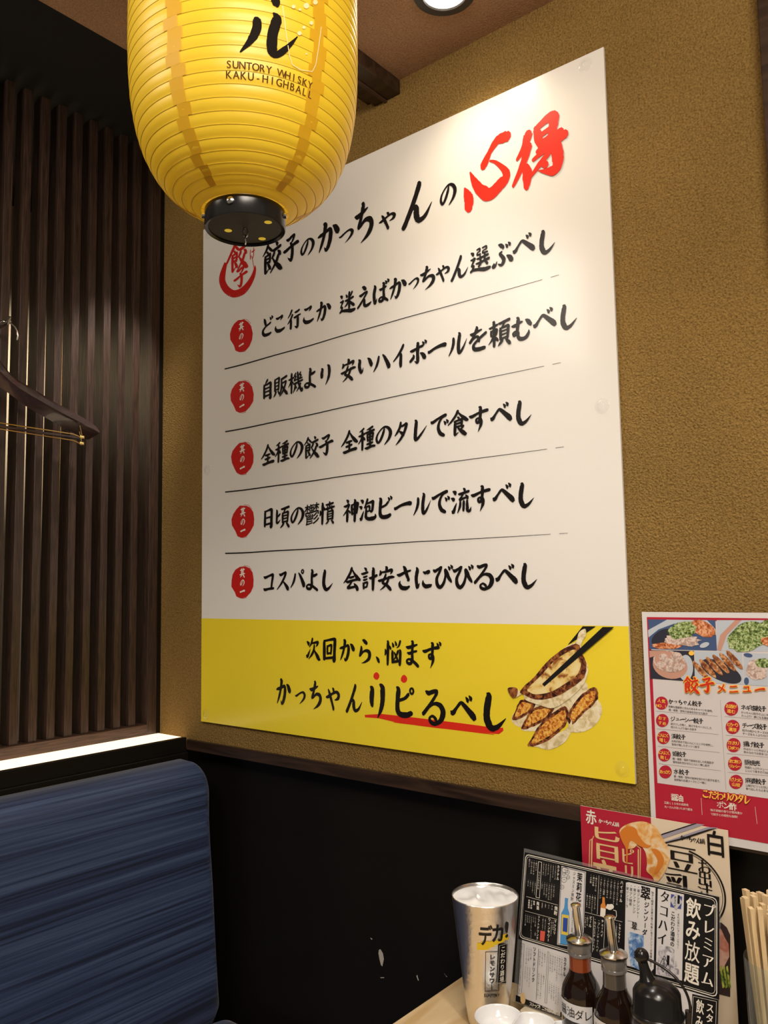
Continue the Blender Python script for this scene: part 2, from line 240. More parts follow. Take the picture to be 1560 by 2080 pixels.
# ------------------------------------------------------------------ brush lettering: stroke table on a 100 grid, "x,y,width ..." per stroke
G = {
'の': "55,22,4 50,40,9 36,66,9 22,80,8 12,70,8 14,52,7 30,32,5 55,18,6 78,26,9 88,46,12 80,68,10 62,86,5 52,93,1",
'か': "8,40,4 20,37,9 45,30,8 58,28,10 62,40,11 58,62,11 48,82,10 40,86,7 34,76,1;36,6,9 40,14,11 34,40,9 24,64,8 12,86,3;72,20,3 82,28,11 92,42,12 93,48,4",
'っ': "10,40,3 20,42,9 45,28,8 70,20,9 86,30,12 84,48,11 66,68,7 44,84,1",
'ち': "14,30,4 26,32,10 50,24,8 66,18,3;44,4,5 48,10,10 40,36,8 30,56,9 34,58,7 56,46,8 76,50,11 80,66,12 64,84,9 36,98,1",
'ゃ': "8,50,4 20,48,10 50,34,8 72,28,9 86,38,11 80,52,10 62,58,3;48,14,3 54,20,9 60,30,4;22,20,4 30,34,9 44,66,9 54,92,8 56,96,2",
'ん': "60,4,8 58,14,9 40,50,9 20,84,9 14,92,8 24,74,5 40,56,7 50,58,10 52,76,10 60,86,9 76,80,7 94,56,1",
'と': "28,8,4 34,20,11 42,42,9 44,46,5;74,34,8 66,38,8 40,48,7 22,62,9 20,76,11 34,88,12 60,88,11 76,84,8",
'こ': "26,22,4 36,26,9 56,22,8 68,20,10 66,28,7 56,36,2;24,60,3 22,72,9 34,84,12 58,86,12 80,80,8 84,76,4",
'え': "42,6,4 50,10,11 60,18,11 62,20,5;24,40,4 34,42,10 56,34,8 68,34,8 56,50,7 32,76,8 14,92,8 30,76,5 44,64,6 52,66,9 52,84,10 62,92,10 80,88,10 90,82,5",
'は': "18,10,4 22,22,11 16,50,11 18,76,10 22,88,9 32,70,2;46,34,4 56,36,9 78,30,8 86,28,4;66,10,5 72,18,10 70,50,9 70,72,10 60,86,10 46,84,8 46,74,7 60,70,7 78,80,9 92,90,7",
'ふ': "38,8,5 48,14,11 58,22,7 54,30,2;50,38,6 42,44,8 52,58,10 58,72,11 50,88,9 38,86,6 32,80,1;14,76,5 12,86,12 20,84,7 28,70,2;72,58,4 84,68,12 92,80,12 92,84,4",
'へ': "6,66,6 12,70,11 26,54,7 42,38,8 52,42,9 70,58,12 90,76,14 96,80,5",
'し': "34,6,4 38,14,12 32,46,12 32,70,13 44,88,13 62,84,9 86,62,1",
'よ': "52,30,4 62,30,10 80,24,9 84,22,4;48,4,5 54,12,11 50,44,9 50,70,10 40,86,10 22,84,9 18,74,7 32,68,7 56,76,9 84,92,9",
'り': "26,18,5 30,26,11 26,46,11 28,58,9 36,46,2;64,8,5 72,18,11 74,44,11 66,70,9 50,94,2",
'い': "18,24,4 24,34,12 22,56,11 30,78,11 38,78,7 44,62,1;70,26,3 80,36,11 90,56,12 90,64,6",
'ハ': "36,26,7 32,44,9 22,66,8 6,86,3;58,22,4 68,34,9 82,58,12 92,78,13 94,82,5",
'イ': "68,6,8 60,20,9 40,44,8 14,66,4;50,40,7 54,48,10 52,76,11 52,92,9 48,96,3",
'ホ': "12,36,4 24,36,10 54,28,8 76,24,8 80,24,3;48,8,5 52,14,11 50,50,11 50,82,11 44,88,7 34,80,2;28,54,5 28,64,10 12,78,9 8,80,3;64,52,4 76,60,11 86,74,12 86,78,4",
'ー': "8,58,4 14,62,10 40,52,9 70,46,11 92,46,13 96,50,5",
'ル': "30,26,8 30,44,9 22,68,8 6,92,2;56,8,4 60,18,10 54,50,10 54,80,11 62,86,9 78,66,6 94,38,1",
'を': "16,28,4 28,30,10 52,22,8 68,18,5;46,4,6 46,14,10 34,36,8 14,60,8 30,48,6 46,42,8 54,50,9 56,62,7;88,34,9 70,44,9 44,60,8 30,74,9 34,88,11 54,92,12 80,90,10",
'む': "10,36,4 22,36,10 46,28,8 56,26,4;34,8,6 38,16,10 34,50,9 30,66,9 20,72,8 16,64,7 24,58,6 36,64,8 36,80,9 48,90,11 68,88,11 80,74,8 82,62,2;70,22,4 80,30,11 90,42,9 90,48,3",
'タ': "40,8,7 36,26,9 22,46,8 8,60,3;36,26,5 54,22,8 68,18,10 68,28,10 54,56,9 34,80,8 12,98,2;32,44,4 46,54,10 54,62,8",
'レ': "30,8,4 36,18,11 32,50,11 30,80,12 38,86,10 62,66,7 90,36,1",
'て': "8,34,4 16,38,10 44,26,8 76,16,9 82,18,6 62,26,7 48,44,8 44,66,10 54,86,11 70,94,9 74,94,3",
'す': "6,34,4 18,36,10 50,26,8 86,20,10 92,22,4;52,4,5 58,10,10 56,40,9 50,60,9 40,60,8 38,50,7 46,46,6 58,52,9 58,72,9 44,98,1",
'ヒ': "72,26,8 58,38,8 34,46,8;26,8,5 32,18,12 28,50,11 28,74,12 40,86,12 64,86,13 80,80,12 82,76,4",
'コ': "16,24,4 26,28,10 54,20,8 76,16,11 78,24,10 72,50,9 68,76,9;14,80,4 24,84,10 50,80,8 80,78,9 84,80,4",
'ス': "26,18,4 36,22,10 58,14,9 68,14,10 62,30,9 40,60,8 10,88,3;52,52,4 66,66,9 82,84,13 86,90,6",
'さ': "12,36,4 24,38,10 52,28,9 82,20,6;46,4,5 54,14,11 64,40,10 72,58,8 64,60,3;28,62,3 24,74,9 36,88,12 58,90,12 74,84,7",
'に': "18,10,4 22,22,11 16,50,11 18,76,10 22,88,9 32,72,2;52,28,4 62,32,9 78,26,9 82,30,6 72,38,2;50,62,3 50,74,9 62,84,12 84,82,11 92,78,4",
'ひ': "8,22,5 16,26,10 34,18,8 46,12,8 38,30,8 24,54,9 26,78,11 40,88,11 56,74,9 66,46,7 64,22,6 72,30,9 80,50,10 92,66,7 96,70,2",
'る': "24,10,5 34,14,10 56,8,9 66,10,8 54,28,7 32,52,8 12,72,9 30,56,6 54,42,7 78,46,11 88,64,13 78,86,11 56,96,9 40,92,8 36,82,6 48,76,6 60,84,7 62,90,4",
'ら': "38,6,4 48,10,11 62,18,9 58,24,3;30,32,6 30,46,10 22,68,8 24,68,6 42,52,7 64,48,10 78,58,12 74,78,11 52,92,7 30,98,1",
'ま': "20,26,4 32,28,10 56,22,9 78,16,6;26,48,4 36,50,9 56,44,8 76,40,6;50,4,5 56,10,10 52,46,9 52,72,10 42,88,10 26,86,8 24,76,7 38,72,7 58,80,9 82,96,10",
'リ': "24,16,5 30,24,12 28,50,12 30,66,9;64,8,5 74,18,13 74,50,12 66,76,10 52,98,2",
'、': "30,60,4 42,72,12 50,84,10",
'自': "52,2,8 46,10,8 36,22,4;26,24,5 28,34,9 28,80,10 28,90,6;28,28,6 50,24,7 70,20,10 74,28,10 72,60,10 72,92,11 62,88,4;34,44,6 66,40,6;34,60,6 66,57,6;30,80,7 68,76,7",
'安': "50,2,5 54,8,11 54,16,9;20,18,5 22,28,10 16,36,5;22,24,5 50,22,7 78,16,10 82,22,8 74,32,2;50,32,6 44,46,9 34,62,8 34,68,8 52,76,9 72,92,10 78,96,4;66,44,8 56,66,8 38,84,6 18,96,2;8,58,4 18,58,9 50,50,7 80,44,9 94,44,5",
'子': "24,18,4 36,20,9 56,12,8 68,12,9 60,26,7 48,36,4;46,34,6 56,48,10 56,72,11 50,92,10 38,88,5 30,80,1;6,56,4 18,56,10 50,46,8 84,38,10 94,40,4",
'行': "36,6,8 26,22,7 10,38,3;40,28,8 28,48,8 8,66,3;26,48,5 30,56,9 28,90,10 26,94,3;56,20,4 66,20,8 86,14,8;50,44,4 60,44,9 80,38,8 94,36,5;72,42,6 76,52,10 74,88,10 66,92,8 54,84,1",
'全': "52,2,9 44,20,9 24,46,8 4,64,3;54,8,4 68,28,8 84,44,12 98,52,8;32,50,4 40,50,8 62,46,7 68,46,3;30,68,4 38,68,8 66,62,7;50,50,6 52,60,8 50,86,8;14,90,4 24,92,10 54,86,9 88,82,11 92,86,4",
'日': "26,18,5 30,26,9 28,80,10 28,90,6;30,20,6 54,14,8 72,12,11 76,20,11 74,56,11 72,92,12 62,88,3;34,50,6 66,46,7;32,80,7 66,76,8",
'会': "52,2,9 44,20,9 24,46,8 4,64,3;54,8,4 68,28,8 84,44,12 98,52,8;34,42,4 44,42,8 62,38,7;18,60,4 30,60,9 56,54,8 84,50,8;52,58,6 40,72,7 28,84,9 44,84,8 70,80,8;64,68,4 76,80,10 84,92,11 86,95,4",
'次': "12,22,5 22,30,11 24,36,6;8,80,6 14,84,10 24,68,7 34,52,2;48,8,8 42,26,8 28,44,3;46,28,5 66,24,8 84,22,8 78,34,7 70,42,1;60,34,6 56,56,9 42,76,8 22,94,2;58,54,4 70,70,9 86,88,13 96,94,6",
'回': "16,12,5 18,22,11 18,84,12 18,92,7;20,14,7 56,8,8 82,6,11 86,14,12 82,60,12 80,94,12 70,90,4;36,34,5 38,40,8 38,66,8;38,36,6 62,30,8 64,38,8 60,66,7;38,66,7 60,62,7;20,86,8 78,80,9",
'食': "52,2,9 42,18,8 22,38,7 4,52,3;54,8,4 70,24,8 86,36,11 98,42,7;50,26,4 56,30,8;34,42,5 38,50,9 36,86,9 38,94,6 52,86,3;36,42,6 56,38,7 68,38,9 70,46,8 68,64,7;40,52,6 64,49,6;40,64,6 64,61,6;78,62,6 66,74,6 56,78,2;50,66,4 64,80,9 82,92,12 90,94,6",
'神': "26,4,4 34,10,10 34,16,6;10,30,4 22,30,9 40,24,8 36,36,7 22,54,6 6,68,3;28,46,5 30,52,9 28,92,9 27,97,3;36,48,4 46,58,7;54,26,5 56,34,9 58,66,8;56,28,6 76,22,8 90,22,10 90,32,9 84,62,7;60,46,6 84,41,6;60,64,6 84,59,6;72,6,5 76,14,10 74,60,10 72,94,9 70,99,3",
'泡': "14,10,4 24,16,11 26,22,6;6,36,4 16,42,11 18,46,5;8,86,5 14,90,10 22,72,7 30,56,2;52,8,8 46,24,8 34,44,4;50,26,5 68,22,8 82,20,10 82,30,10 78,54,9 70,60,8 62,54,2;46,40,5 60,38,8 64,46,7 60,58,5;46,60,5 60,57,5;44,40,5 44,60,9 42,80,10 54,90,11 78,90,13 94,84,10 94,72,2",
'計': "26,6,4 34,12,9 38,18,5;8,30,4 18,30,8 44,24,7;18,44,3 24,44,7 40,40,5;18,56,3 24,56,7 40,52,5;16,68,4 20,76,8 20,92,6;18,70,5 36,66,7 42,68,7 38,84,6;20,88,6 38,84,6;52,48,4 64,48,9 94,38,9;72,8,5 76,16,11 74,60,11 72,96,9",
'心': "4,61,2 9,74,13 13,84,17 13,96,15;17,39,2 26,58,11 40,76,16 58,86,20 78,78,20 92,68,15 88,56,9 72,40,5 60,34,3;97,6,16 84,6,16 74,8,13 60,20,9 52,30,12 46,38,13",
'得': "32,18,14 24,36,11 10,50,5;32,36,12 20,61,11 1,88,5;24,64,9 28,80,15 26,98,8;46,14,8 50,28,13 54,42,9;49,14,9 68,7,14 79,10,16 77,24,14 75,34,12;56,27,8 72,23,8;54,40,9 73,35,10;48,50,7 70,42,11 90,34,13;40,60,6 61,52,10 82,46,11 97,40,14;34,84,4 52,70,9 70,57,9;80,44,12 83,62,17 84,78,16 76,87,15 61,84,7 48,79,1;54,69,7 62,74,11",
'其': "10,24,4 24,24,9 80,16,9 92,16,4;34,6,5 36,14,9 36,64,9;64,4,5 66,12,10 64,62,9;38,36,6 62,33,6;38,50,6 62,47,6;4,70,4 18,70,10 80,60,10 96,60,5;40,74,7 30,84,8 14,96,4;60,72,4 74,82,10 86,94,11",
'一': "6,58,5 16,60,13 50,52,12 86,46,16 94,52,6",
'迷': "12,14,4 20,20,10 22,26,6;10,42,4 20,42,8 28,40,8 20,54,6 14,66,6 22,68,7 18,80,7 8,88,6;8,90,5 20,84,8 44,86,10 74,92,13 96,90,9;46,16,4 52,26,9;82,10,8 74,26,5;40,42,4 50,42,8 88,34,8;64,8,5 66,16,9 64,78,8;62,44,7 50,60,7 38,68,3;66,46,4 78,60,9 92,70,10",
'餃': "30,2,8 22,16,7 4,32,3;32,8,4 40,16,7 50,24,6;24,24,4 30,28,7;14,36,4 16,44,8 16,84,8 18,92,6 32,82,3;16,38,5 34,34,7 40,36,8 38,60,7;18,48,5 36,46,5;18,60,5 36,57,5;28,62,4 36,74,8 42,82,7;70,2,4 76,8,9 77,12,6;52,26,4 62,26,8 92,18,8;62,34,7 56,44,7 48,50,3;80,32,4 88,40,9 92,46,6;82,46,8 70,68,8 42,96,3;54,52,4 68,70,8 88,88,12 98,94,6",
'種': "36,6,7 22,14,6 12,18,3;6,36,4 16,36,8 42,28,7;26,16,6 28,30,9 26,92,8 25,97,3;26,40,7 18,54,6 4,68,3;30,42,4 38,50,8 42,54,5;86,4,8 70,10,7 54,14,3;46,26,4 56,26,8 94,18,8;54,34,4 56,40,7 58,62,6;56,36,5 76,32,7 88,32,8 88,40,7 84,60,6;60,47,5 84,44,5;58,60,5 84,56,5;70,12,5 72,20,8 71,88,8;52,76,4 60,75,7 86,70,6;42,92,4 54,92,9 80,86,8 98,86,7",
'流': "14,10,4 24,16,11 26,22,6;6,36,4 16,42,11 18,46,5;8,86,5 14,90,10 22,72,7 30,56,2;64,2,4 70,8,9;40,22,4 50,22,8 88,14,8;62,22,6 54,34,6 46,44,8 62,40,7 78,36,6;74,28,4 82,38,9 84,42,5;48,52,6 46,70,8 34,94,2;64,50,6 64,60,8 62,86,7;80,48,6 80,70,9 82,86,10 92,88,8 98,74,1",
'悩': "8,38,5 10,50,8 6,60,4;32,24,4 38,34,8;20,6,5 24,14,10 22,60,10 20,96,8;48,12,4 54,24,9;64,6,4 70,18,9;92,4,8 84,22,6 72,30,2;46,42,5 48,50,9 48,86,8;80,42,8 68,62,7 54,78,3;58,48,4 68,62,7 76,74,7;46,86,7 70,82,8 88,80,8;88,38,5 92,48,10 88,94,9",
'販': "10,10,4 12,20,8 12,66,8;12,12,5 30,8,7 40,8,9 40,20,8 36,62,7;16,28,5 36,25,5;16,44,5 36,41,5;14,62,5 36,57,6;20,70,7 14,80,7 4,92,3;32,68,4 40,78,8 44,84,6;56,14,4 66,14,8 92,6,9;58,14,6 58,50,8 52,76,7 44,96,2;60,36,5 78,32,7 88,32,8 78,56,7 66,76,6 50,94,2;62,46,4 74,66,8 90,84,11 98,90,6",
'頃': "34,34,7 24,42,7 12,48,3;10,14,4 14,24,9 12,56,9 12,72,9 22,72,7 36,60,2;42,12,4 52,12,8 94,4,9;70,12,6 64,22,6 58,28,3;50,30,4 52,38,8 52,74,8;52,32,5 76,28,7 88,28,9 88,40,8 84,72,7;56,44,5 84,41,5;56,57,5 84,54,5;54,72,6 84,68,6;60,78,7 50,88,7 36,98,2;76,76,4 86,86,9 94,94,9",
'頼': "6,22,4 14,22,7 42,14,7;12,34,4 14,40,7 14,54,6;14,36,5 32,32,7 40,34,7 36,52,6;14,54,5 36,50,5;24,2,5 28,10,9 26,94,8;24,56,6 16,70,6 2,84,2;30,58,4 38,68,8 44,74,6;48,12,4 58,12,8 96,4,9;74,12,6 68,22,6 62,28,3;54,30,4 56,38,8 56,74,8;56,32,5 78,28,7 90,28,9 90,40,8 86,72,7;60,44,5 86,41,5;60,57,5 86,54,5;58,72,6 86,68,6;64,78,7 54,88,7 44,98,2;78,76,4 88,86,9 96,94,9",
'憤': "8,38,5 10,50,8 6,60,4;32,24,4 36,34,8;20,6,5 24,14,10 22,60,10 20,96,8;44,14,4 54,14,7 88,8,7;66,2,5 68,10,8 67,24,6;40,32,4 50,32,7 94,24,7;54,22,5 56,38,7;80,20,5 80,36,7;52,46,4 54,52,7 54,80,7;54,46,5 78,42,6 86,44,8 84,78,7;58,56,4 82,53,4;58,66,4 82,63,4;56,78,5 82,74,5;60,84,6 52,92,6 42,98,2;76,82,4 88,94,9",
'選': "12,14,4 20,20,9 22,26,6;10,42,4 20,42,8 28,40,8 20,54,6 14,66,6 22,68,7 18,80,7 8,88,6;8,90,5 20,84,8 44,86,9 74,92,12 96,90,9;40,8,5 52,6,6 52,16,5 42,20,4 42,28,6 56,28,5;66,6,5 82,4,6 82,14,5 68,18,4 68,26,6 88,26,5;38,44,4 50,44,7 90,38,7;54,34,5 56,58,7;76,32,5 74,56,7;34,62,4 48,62,7 94,54,8;56,66,6 46,76,6;76,62,4 86,72,8",
'機': "4,30,4 12,30,7 38,24,7;22,4,5 24,14,9 22,94,8;22,34,6 14,50,6 2,64,2;26,40,4 34,48,6;52,6,6 44,18,6 54,22,5 42,38,6 58,36,5;84,6,6 78,16,6 88,20,5 78,34,6 94,32,5;36,54,4 46,54,7 96,44,7;64,2,5 66,14,8 70,50,8 80,76,9 92,92,10 96,76,1;84,58,6 72,76,6 56,92,2;50,56,6 46,76,7 34,94,2;48,64,4 56,74,7",
}
DAK = "{0},{1},3 {2},{3},8 {4},{5},5;{6},{7},3 {8},{9},8 {10},{11},5"
def dak(x, y): return DAK.format(x, y, x + 6, y + 8, x + 7, y + 13, x + 12, y - 5, x + 18, y + 3, x + 19, y + 8)
def han(x, y): return ' '.join('%d,%d,5' % (x + 7 * math.cos(t * math.pi / 4), y + 8 * math.sin(t * math.pi / 4)) for t in range(9))
for c, b, e in (('ど', 'と', dak(70, 8)), ('ば', 'は', dak(80, 4)), ('ぶ', 'ふ', dak(68, 14)), ('べ', 'へ', dak(62, 20)), ('ボ', 'ホ', dak(76, 8)), ('で', 'て', dak(72, 40)),
                ('ビ', 'ヒ', dak(72, 8)), ('び', 'ひ', dak(80, 10)), ('ず', 'す', dak(80, 4)), ('パ', 'ハ', han(84, 16)), ('ピ', 'ヒ', han(86, 16)), ('だ', None, None)):
    if b: G[c] = G[b] + ';' + e
def cr(p0, p1, p2, p3, t):
    return [0.5 * ((2 * b) + (-a + c) * t + (2 * a - 5 * b + 4 * c - d) * t * t + (-a + 3 * b - 3 * c + d) * t ** 3) for a, b, c, d in zip(p0, p1, p2, p3)]
def ribbons(spec, wk=1.0, step=5):
    vs = []; fs = []; rr = random.Random(len(spec))
    for si, st in enumerate(spec.split(';')):
        P = [tuple(float(k) for k in q.split(',')) for q in st.split()]
        S = []
        for i in range(len(P) - 1):
            a = P[max(i - 1, 0)]; d = P[min(i + 2, len(P) - 1)]
            for k in range(step): S.append(cr(a, P[i], P[i + 1], d, k / step))
        S.append(list(P[-1])); z = si * 0.00006
        base = len(vs)
        for i, (x, y, wd) in enumerate(S):
            x0, y0, _ = S[max(i - 1, 0)]; x1, y1, _ = S[min(i + 1, len(S) - 1)]
            dx, dy = x1 - x0, y1 - y0; L = math.hypot(dx, dy) or 1; dx /= L; dy /= L
            h = max(.4, wd * wk) * .5 * (1 + .06 * rr.uniform(-1, 1)) * (.86 + .24 * abs(dy * .9 + dx * .35))
            # slanted nib
            zz = z + i * 1.2e-6
            vs.append((x - dy * h + dx * h * .25, y + dx * h + dy * h * .25, zz)); vs.append((x + dy * h - dx * h * .25, y - dx * h - dy * h * .25, zz))
        for i in range(len(S) - 1): fs.append((base + 2 * i, base + 2 * i + 1, base + 2 * i + 3, base + 2 * i + 2))
        for j, (x, y, wd) in enumerate(P):
            h = wd * wk * .44
            if h < 1.2: continue
            zd = z - 6e-6 - j * 2e-6
            k0 = len(vs); vs.append((x, y, zd))
            for a in range(8): vs.append((x + h * math.cos(a * math.pi / 4 + .4), y + h * math.sin(a * math.pi / 4 + .4), zd))
            for a in range(8): fs.append((k0, k0 + 1 + a, k0 + 1 + (a + 1) % 8))
    vs = [(x / 100, 1 - y / 100, z) for x, y, z in vs]
    return vs, fs
JOBS = []
def put(layer, ch, style, cx, cy, w, h=None, rot=0, shear=0.0, center=True):
    if ch.strip(): JOBS.append((layer, ch, style, cx, cy, w, h or w, rot, shear, center))
SMALL = {'っ': .66, 'ゃ': .8, 'ュ': .8, 'ェ': .75, 'ャ': .8, '、': .8}
class Layer:
    """one printed ink layer on a surface; becomes one mesh object"""
    def __init__(s, name, surf, m, parent, lift=0.0004, label=None): s.name = name; s.surf = surf; s.m = m; s.parent = parent; s.lift = lift; s.mb = MB(); s.label = label
    def poly(s, loc2d, dl=0):
        s.np = getattr(s, 'np', 0) + 1; dl += s.np * 2.5e-6
        k = [s.surf.w(a, b, s.lift + dl) for a, b in loc2d]; s.mb.add(k, [tuple(range(len(k)))]); return s
    def px(s, pts, dl=0): return s.poly([s.surf.at(x, y) for x, y in pts], dl)
    def spx(s, pts, dl=0, rag=0):
        """smooth closed outline through the points"""
        n = len(pts); out = []
        for i in range(n):
            for k in range(4):
                x, y = cr(pts[i - 1], pts[i], pts[(i + 1) % n], pts[(i + 2) % n], k / 4); out.append((x + rag * R_.uniform(-1, 1), y + rag * R_.uniform(-1, 1)))
        return s.px(out, dl)
    def blob(s, x, y, rx, ry, rot=0, n=20, rag=0, dl=0):
        """ellipse, centre and radii in photograph pixels"""
        c, q = math.cos(math.radians(rot)), math.sin(math.radians(rot)); p = []
        for i in range(n):
            t = 2 * math.pi * i / n; k = 1 + rag * R_.uniform(-1, 1); u, v = rx * k * math.cos(t), ry * k * math.sin(t)
            p.append((x + u * c - v * q, y + u * q + v * c))
        return s.px(p[::-1], dl)
    def line(s, p0, p1, wpx, dl=0, wpx1=None):
        (x0, y0), (x1, y1) = p0, p1; L = math.hypot(x1 - x0, y1 - y0)
        if isinstance(s.surf, Round) and L > 3:
            n = int(L / 2.5) + 1
            for i in range(n):
                q0 = (x0 + (x1 - x0) * i / n, y0 + (y1 - y0) * i / n); q1 = (x0 + (x1 - x0) * (i + 1) / n, y0 + (y1 - y0) * (i + 1) / n); ll_ = math.hypot(q1[0] - q0[0], q1[1] - q0[1]); mx, my = -(q1[1] - q0[1]) / ll_ / 2 * wpx, (q1[0] - q0[0]) / ll_ / 2 * wpx
                s.px([(q0[0] - mx, q0[1] - my), (q0[0] + mx, q0[1] + my), (q1[0] + mx, q1[1] + my), (q1[0] - mx, q1[1] - my)], dl)
            return s
        nx, ny = -(y1 - y0) / L / 2, (x1 - x0) / L / 2; w1 = wpx if wpx1 is None else wpx1
        return s.px([(x0 - nx * wpx, y0 - ny * wpx), (x0 + nx * wpx, y0 + ny * wpx), (x1 + nx * w1, y1 + ny * w1), (x1 - nx * w1, y1 - ny * w1)], dl)
    def path(s, pts, wpx, closed=False, dl=0):
        pts = list(pts) + ([pts[0]] if closed else [])
        for a, b in zip(pts, pts[1:]): s.line(a, b, wpx, dl)
        return s
    def quad(s, a0, b0, a1, b1, dl=0): return s.poly([(a0, b0), (a1, b0), (a1, b1), (a0, b1)], dl)
    def h(s, txt, p0, p1, size, style='bold', aspect=1.0, shear=0.0):
        """horizontal text, first and last glyph centres in pixels, size in metres"""
        a0, b0 = s.surf.at(*p0); a1, b1 = s.surf.at(*p1); n = max(1, len(txt) - 1); rot = math.atan2(b1 - b0, a1 - a0)
        for i, ch in enumerate(txt):
            q = SMALL.get(ch, 1) if style == 'brush' else 1; put(s, ch, style, a0 + (a1 - a0) * i / n, b0 + (b1 - b0) * i / n, size * aspect * q, size * q, rot, shear, center=style == 'brush')
        return s
    def v(s, txt, p0, p1, style='bold', k=.98, aspect=1.0):
        """vertical text, top and bottom ends in pixels"""
        a0, b0 = s.surf.at(*p0); a1, b1 = s.surf.at(*p1); n = len(txt); pitch = math.hypot(a1 - a0, b1 - b0) / n; rot = math.atan2(b1 - b0, a1 - a0) + math.pi / 2
        for i, ch in enumerate(txt):
            t = (i + .5) / n; r = rot + (-math.pi / 2 if ch in 'ー' else 0)
            put(s, ch, style, a0 + (a1 - a0) * t, b0 + (b1 - b0) * t, pitch * k * aspect, pitch * k, r, 0, center=style == 'brush')
        return s
LAYERS = []
def layer(*a, **k): l = Layer(*a, **k); LAYERS.append(l); return l
def flush_layers():
    need = sorted({j[1] for j in JOBS if not (j[2] == 'brush' and j[1] in G)}); objs = {}
    tmp = []
    for ch in need:
        c = bpy.data.curves.new('t', 'FONT'); c.body = ch; c.size = 1; o = bpy.data.objects.new('t', c); COL.objects.link(o); objs[ch] = o; tmp.append(o)
    dg = bpy.context.evaluated_depsgraph_get(); cont = {}
    for ch, o in objs.items():
        cu = o.evaluated_get(dg).to_curve(dg); L = []
        for s in cu.splines:
            bp = s.bezier_points; n = len(bp); pts = []
            for i in range(n):
                p, q = bp[i], bp[(i + 1) % n]; a, b, c2, d = p.co, p.handle_right, q.handle_left, q.co
                straight = (b - a).cross(d - a).length < 1e-4 and (c2 - a).cross(d - a).length < 1e-4
                K = max(1, int((d - a).length / .12)) if straight else 4
                for k in range(K):
                    t = k / K; m = (1 - t) ** 3 * a + 3 * (1 - t) ** 2 * t * b + 3 * (1 - t) * t * t * c2 + t ** 3 * d; pts.append((m.x, m.y))
            if n > 2: L.append(pts)
        cont[ch] = L; o.evaluated_get(dg).to_curve_clear()
    def area(p): return sum(p[i][0] * p[(i + 1) % len(p)][1] - p[(i + 1) % len(p)][0] * p[i][1] for i in range(len(p))) / 2
    ST = {'bold': (.022, .022), 'mincho': (.030, -.012), 'thin': (0.0, 0.0), 'brush': (.017, .009), 'serif': (.020, -.006), 'hand': (.012, .010), 'heavy': (.024, .018)}
    keys = sorted({(j[1], j[2]) for j in JOBS if not (j[2] == 'brush' and j[1] in G)}); cobj = {}
    want = {}
    def build_curves(ch, st, fac):
        L = cont[ch]
        if not L: return
        sg = 1 if area(max(L, key=lambda p: abs(area(p)))) > 0 else -1
        kx, ky = ST[st]; kx *= fac; ky *= fac
        outs = [p for p in L if area(p) * sg > 0]; grp = [[p] for p in outs]
        def inside(pt, poly):
            c_ = False; x, y = pt
            for i in range(len(poly)):
                (xa, ya), (xb, yb) = poly[i - 1], poly[i]
                if (ya > y) != (yb > y) and x < (xb - xa) * (y - ya) / (yb - ya) + xa: c_ = not c_
            return c_
        for p in L:
            if area(p) * sg <= 0:
                cand = [g for g in grp if inside(p[0], g[0])]
                if cand: min(cand, key=lambda g: abs(area(g[0]))).append(p)
        cobj[(ch, st)] = []; want[(ch, st)] = 0
        for g in grp:
          cu = bpy.data.curves.new('t', 'CURVE'); cu.dimensions = '2D'; cu.fill_mode = 'BOTH'
          for p in g:
            n = len(p); q = []
            for i in range(n):
                (x0, y0), (x, y), (x1, y1) = p[i - 1], p[i], p[(i + 1) % n]; dx, dy = x1 - x0, y1 - y0; l = math.hypot(dx, dy) or 1
                nx, ny = dy / l * sg, -dx / l * sg; X, Y = x + nx * kx, y + ny * ky
                if st == 'brush': Y += .12 * (X - .5); X += .012 * math.sin(Y * 9); Y += .01 * math.sin(X * 11)
                q.append((X, Y))
            sp = cu.splines.new('POLY'); sp.points.add(n - 1); sp.use_cyclic_u = True
            for i, (X, Y) in enumerate(q): sp.points[i].co = (X, Y, 0, 1)
          want[(ch, st)] += abs(sum(area([(pt.co[0], pt.co[1]) for pt in sp.points]) for sp in cu.splines))
          o = bpy.data.objects.new('t', cu); COL.objects.link(o); cobj[(ch, st)].append(o); tmp.append(o)
    mesh = {}; todo = keys
    for fac in (1.0, .5, .2, 0.0):
        for ch, st in todo: build_curves(ch, st, fac)
        bpy.context.view_layer.update(); dg = bpy.context.evaluated_depsgraph_get(); bad_ = []
        for k in todo:
            if k not in cobj: continue
            vs = []; fs = []; got = 0
            for gi, o in enumerate(cobj[k]):
                me = o.evaluated_get(dg).to_mesh(); b0 = len(vs); vs += [(v.co.x, v.co.y + .12, gi * 5e-6) for v in me.vertices]; fs += [tuple(i + b0 for i in p.vertices) for p in me.polygons]
                got += sum(p.area for p in me.polygons); o.evaluated_get(dg).to_mesh_clear()
            if abs(got - want[k]) > .012 * want[k] and fac > 0: bad_.append(k)
            if ord(k[0]) < 256 and vs:
                cxx = (min(v[0] for v in vs) + max(v[0] for v in vs)) / 2; vs = [(v[0] - cxx + .5, v[1], v[2]) for v in vs]
            mesh[k] = (vs, fs)
        todo = bad_
        if not todo: break
    for o in tmp:
        d = o.data; bpy.data.objects.remove(o); bpy.data.curves.remove(d)
    bm = {}
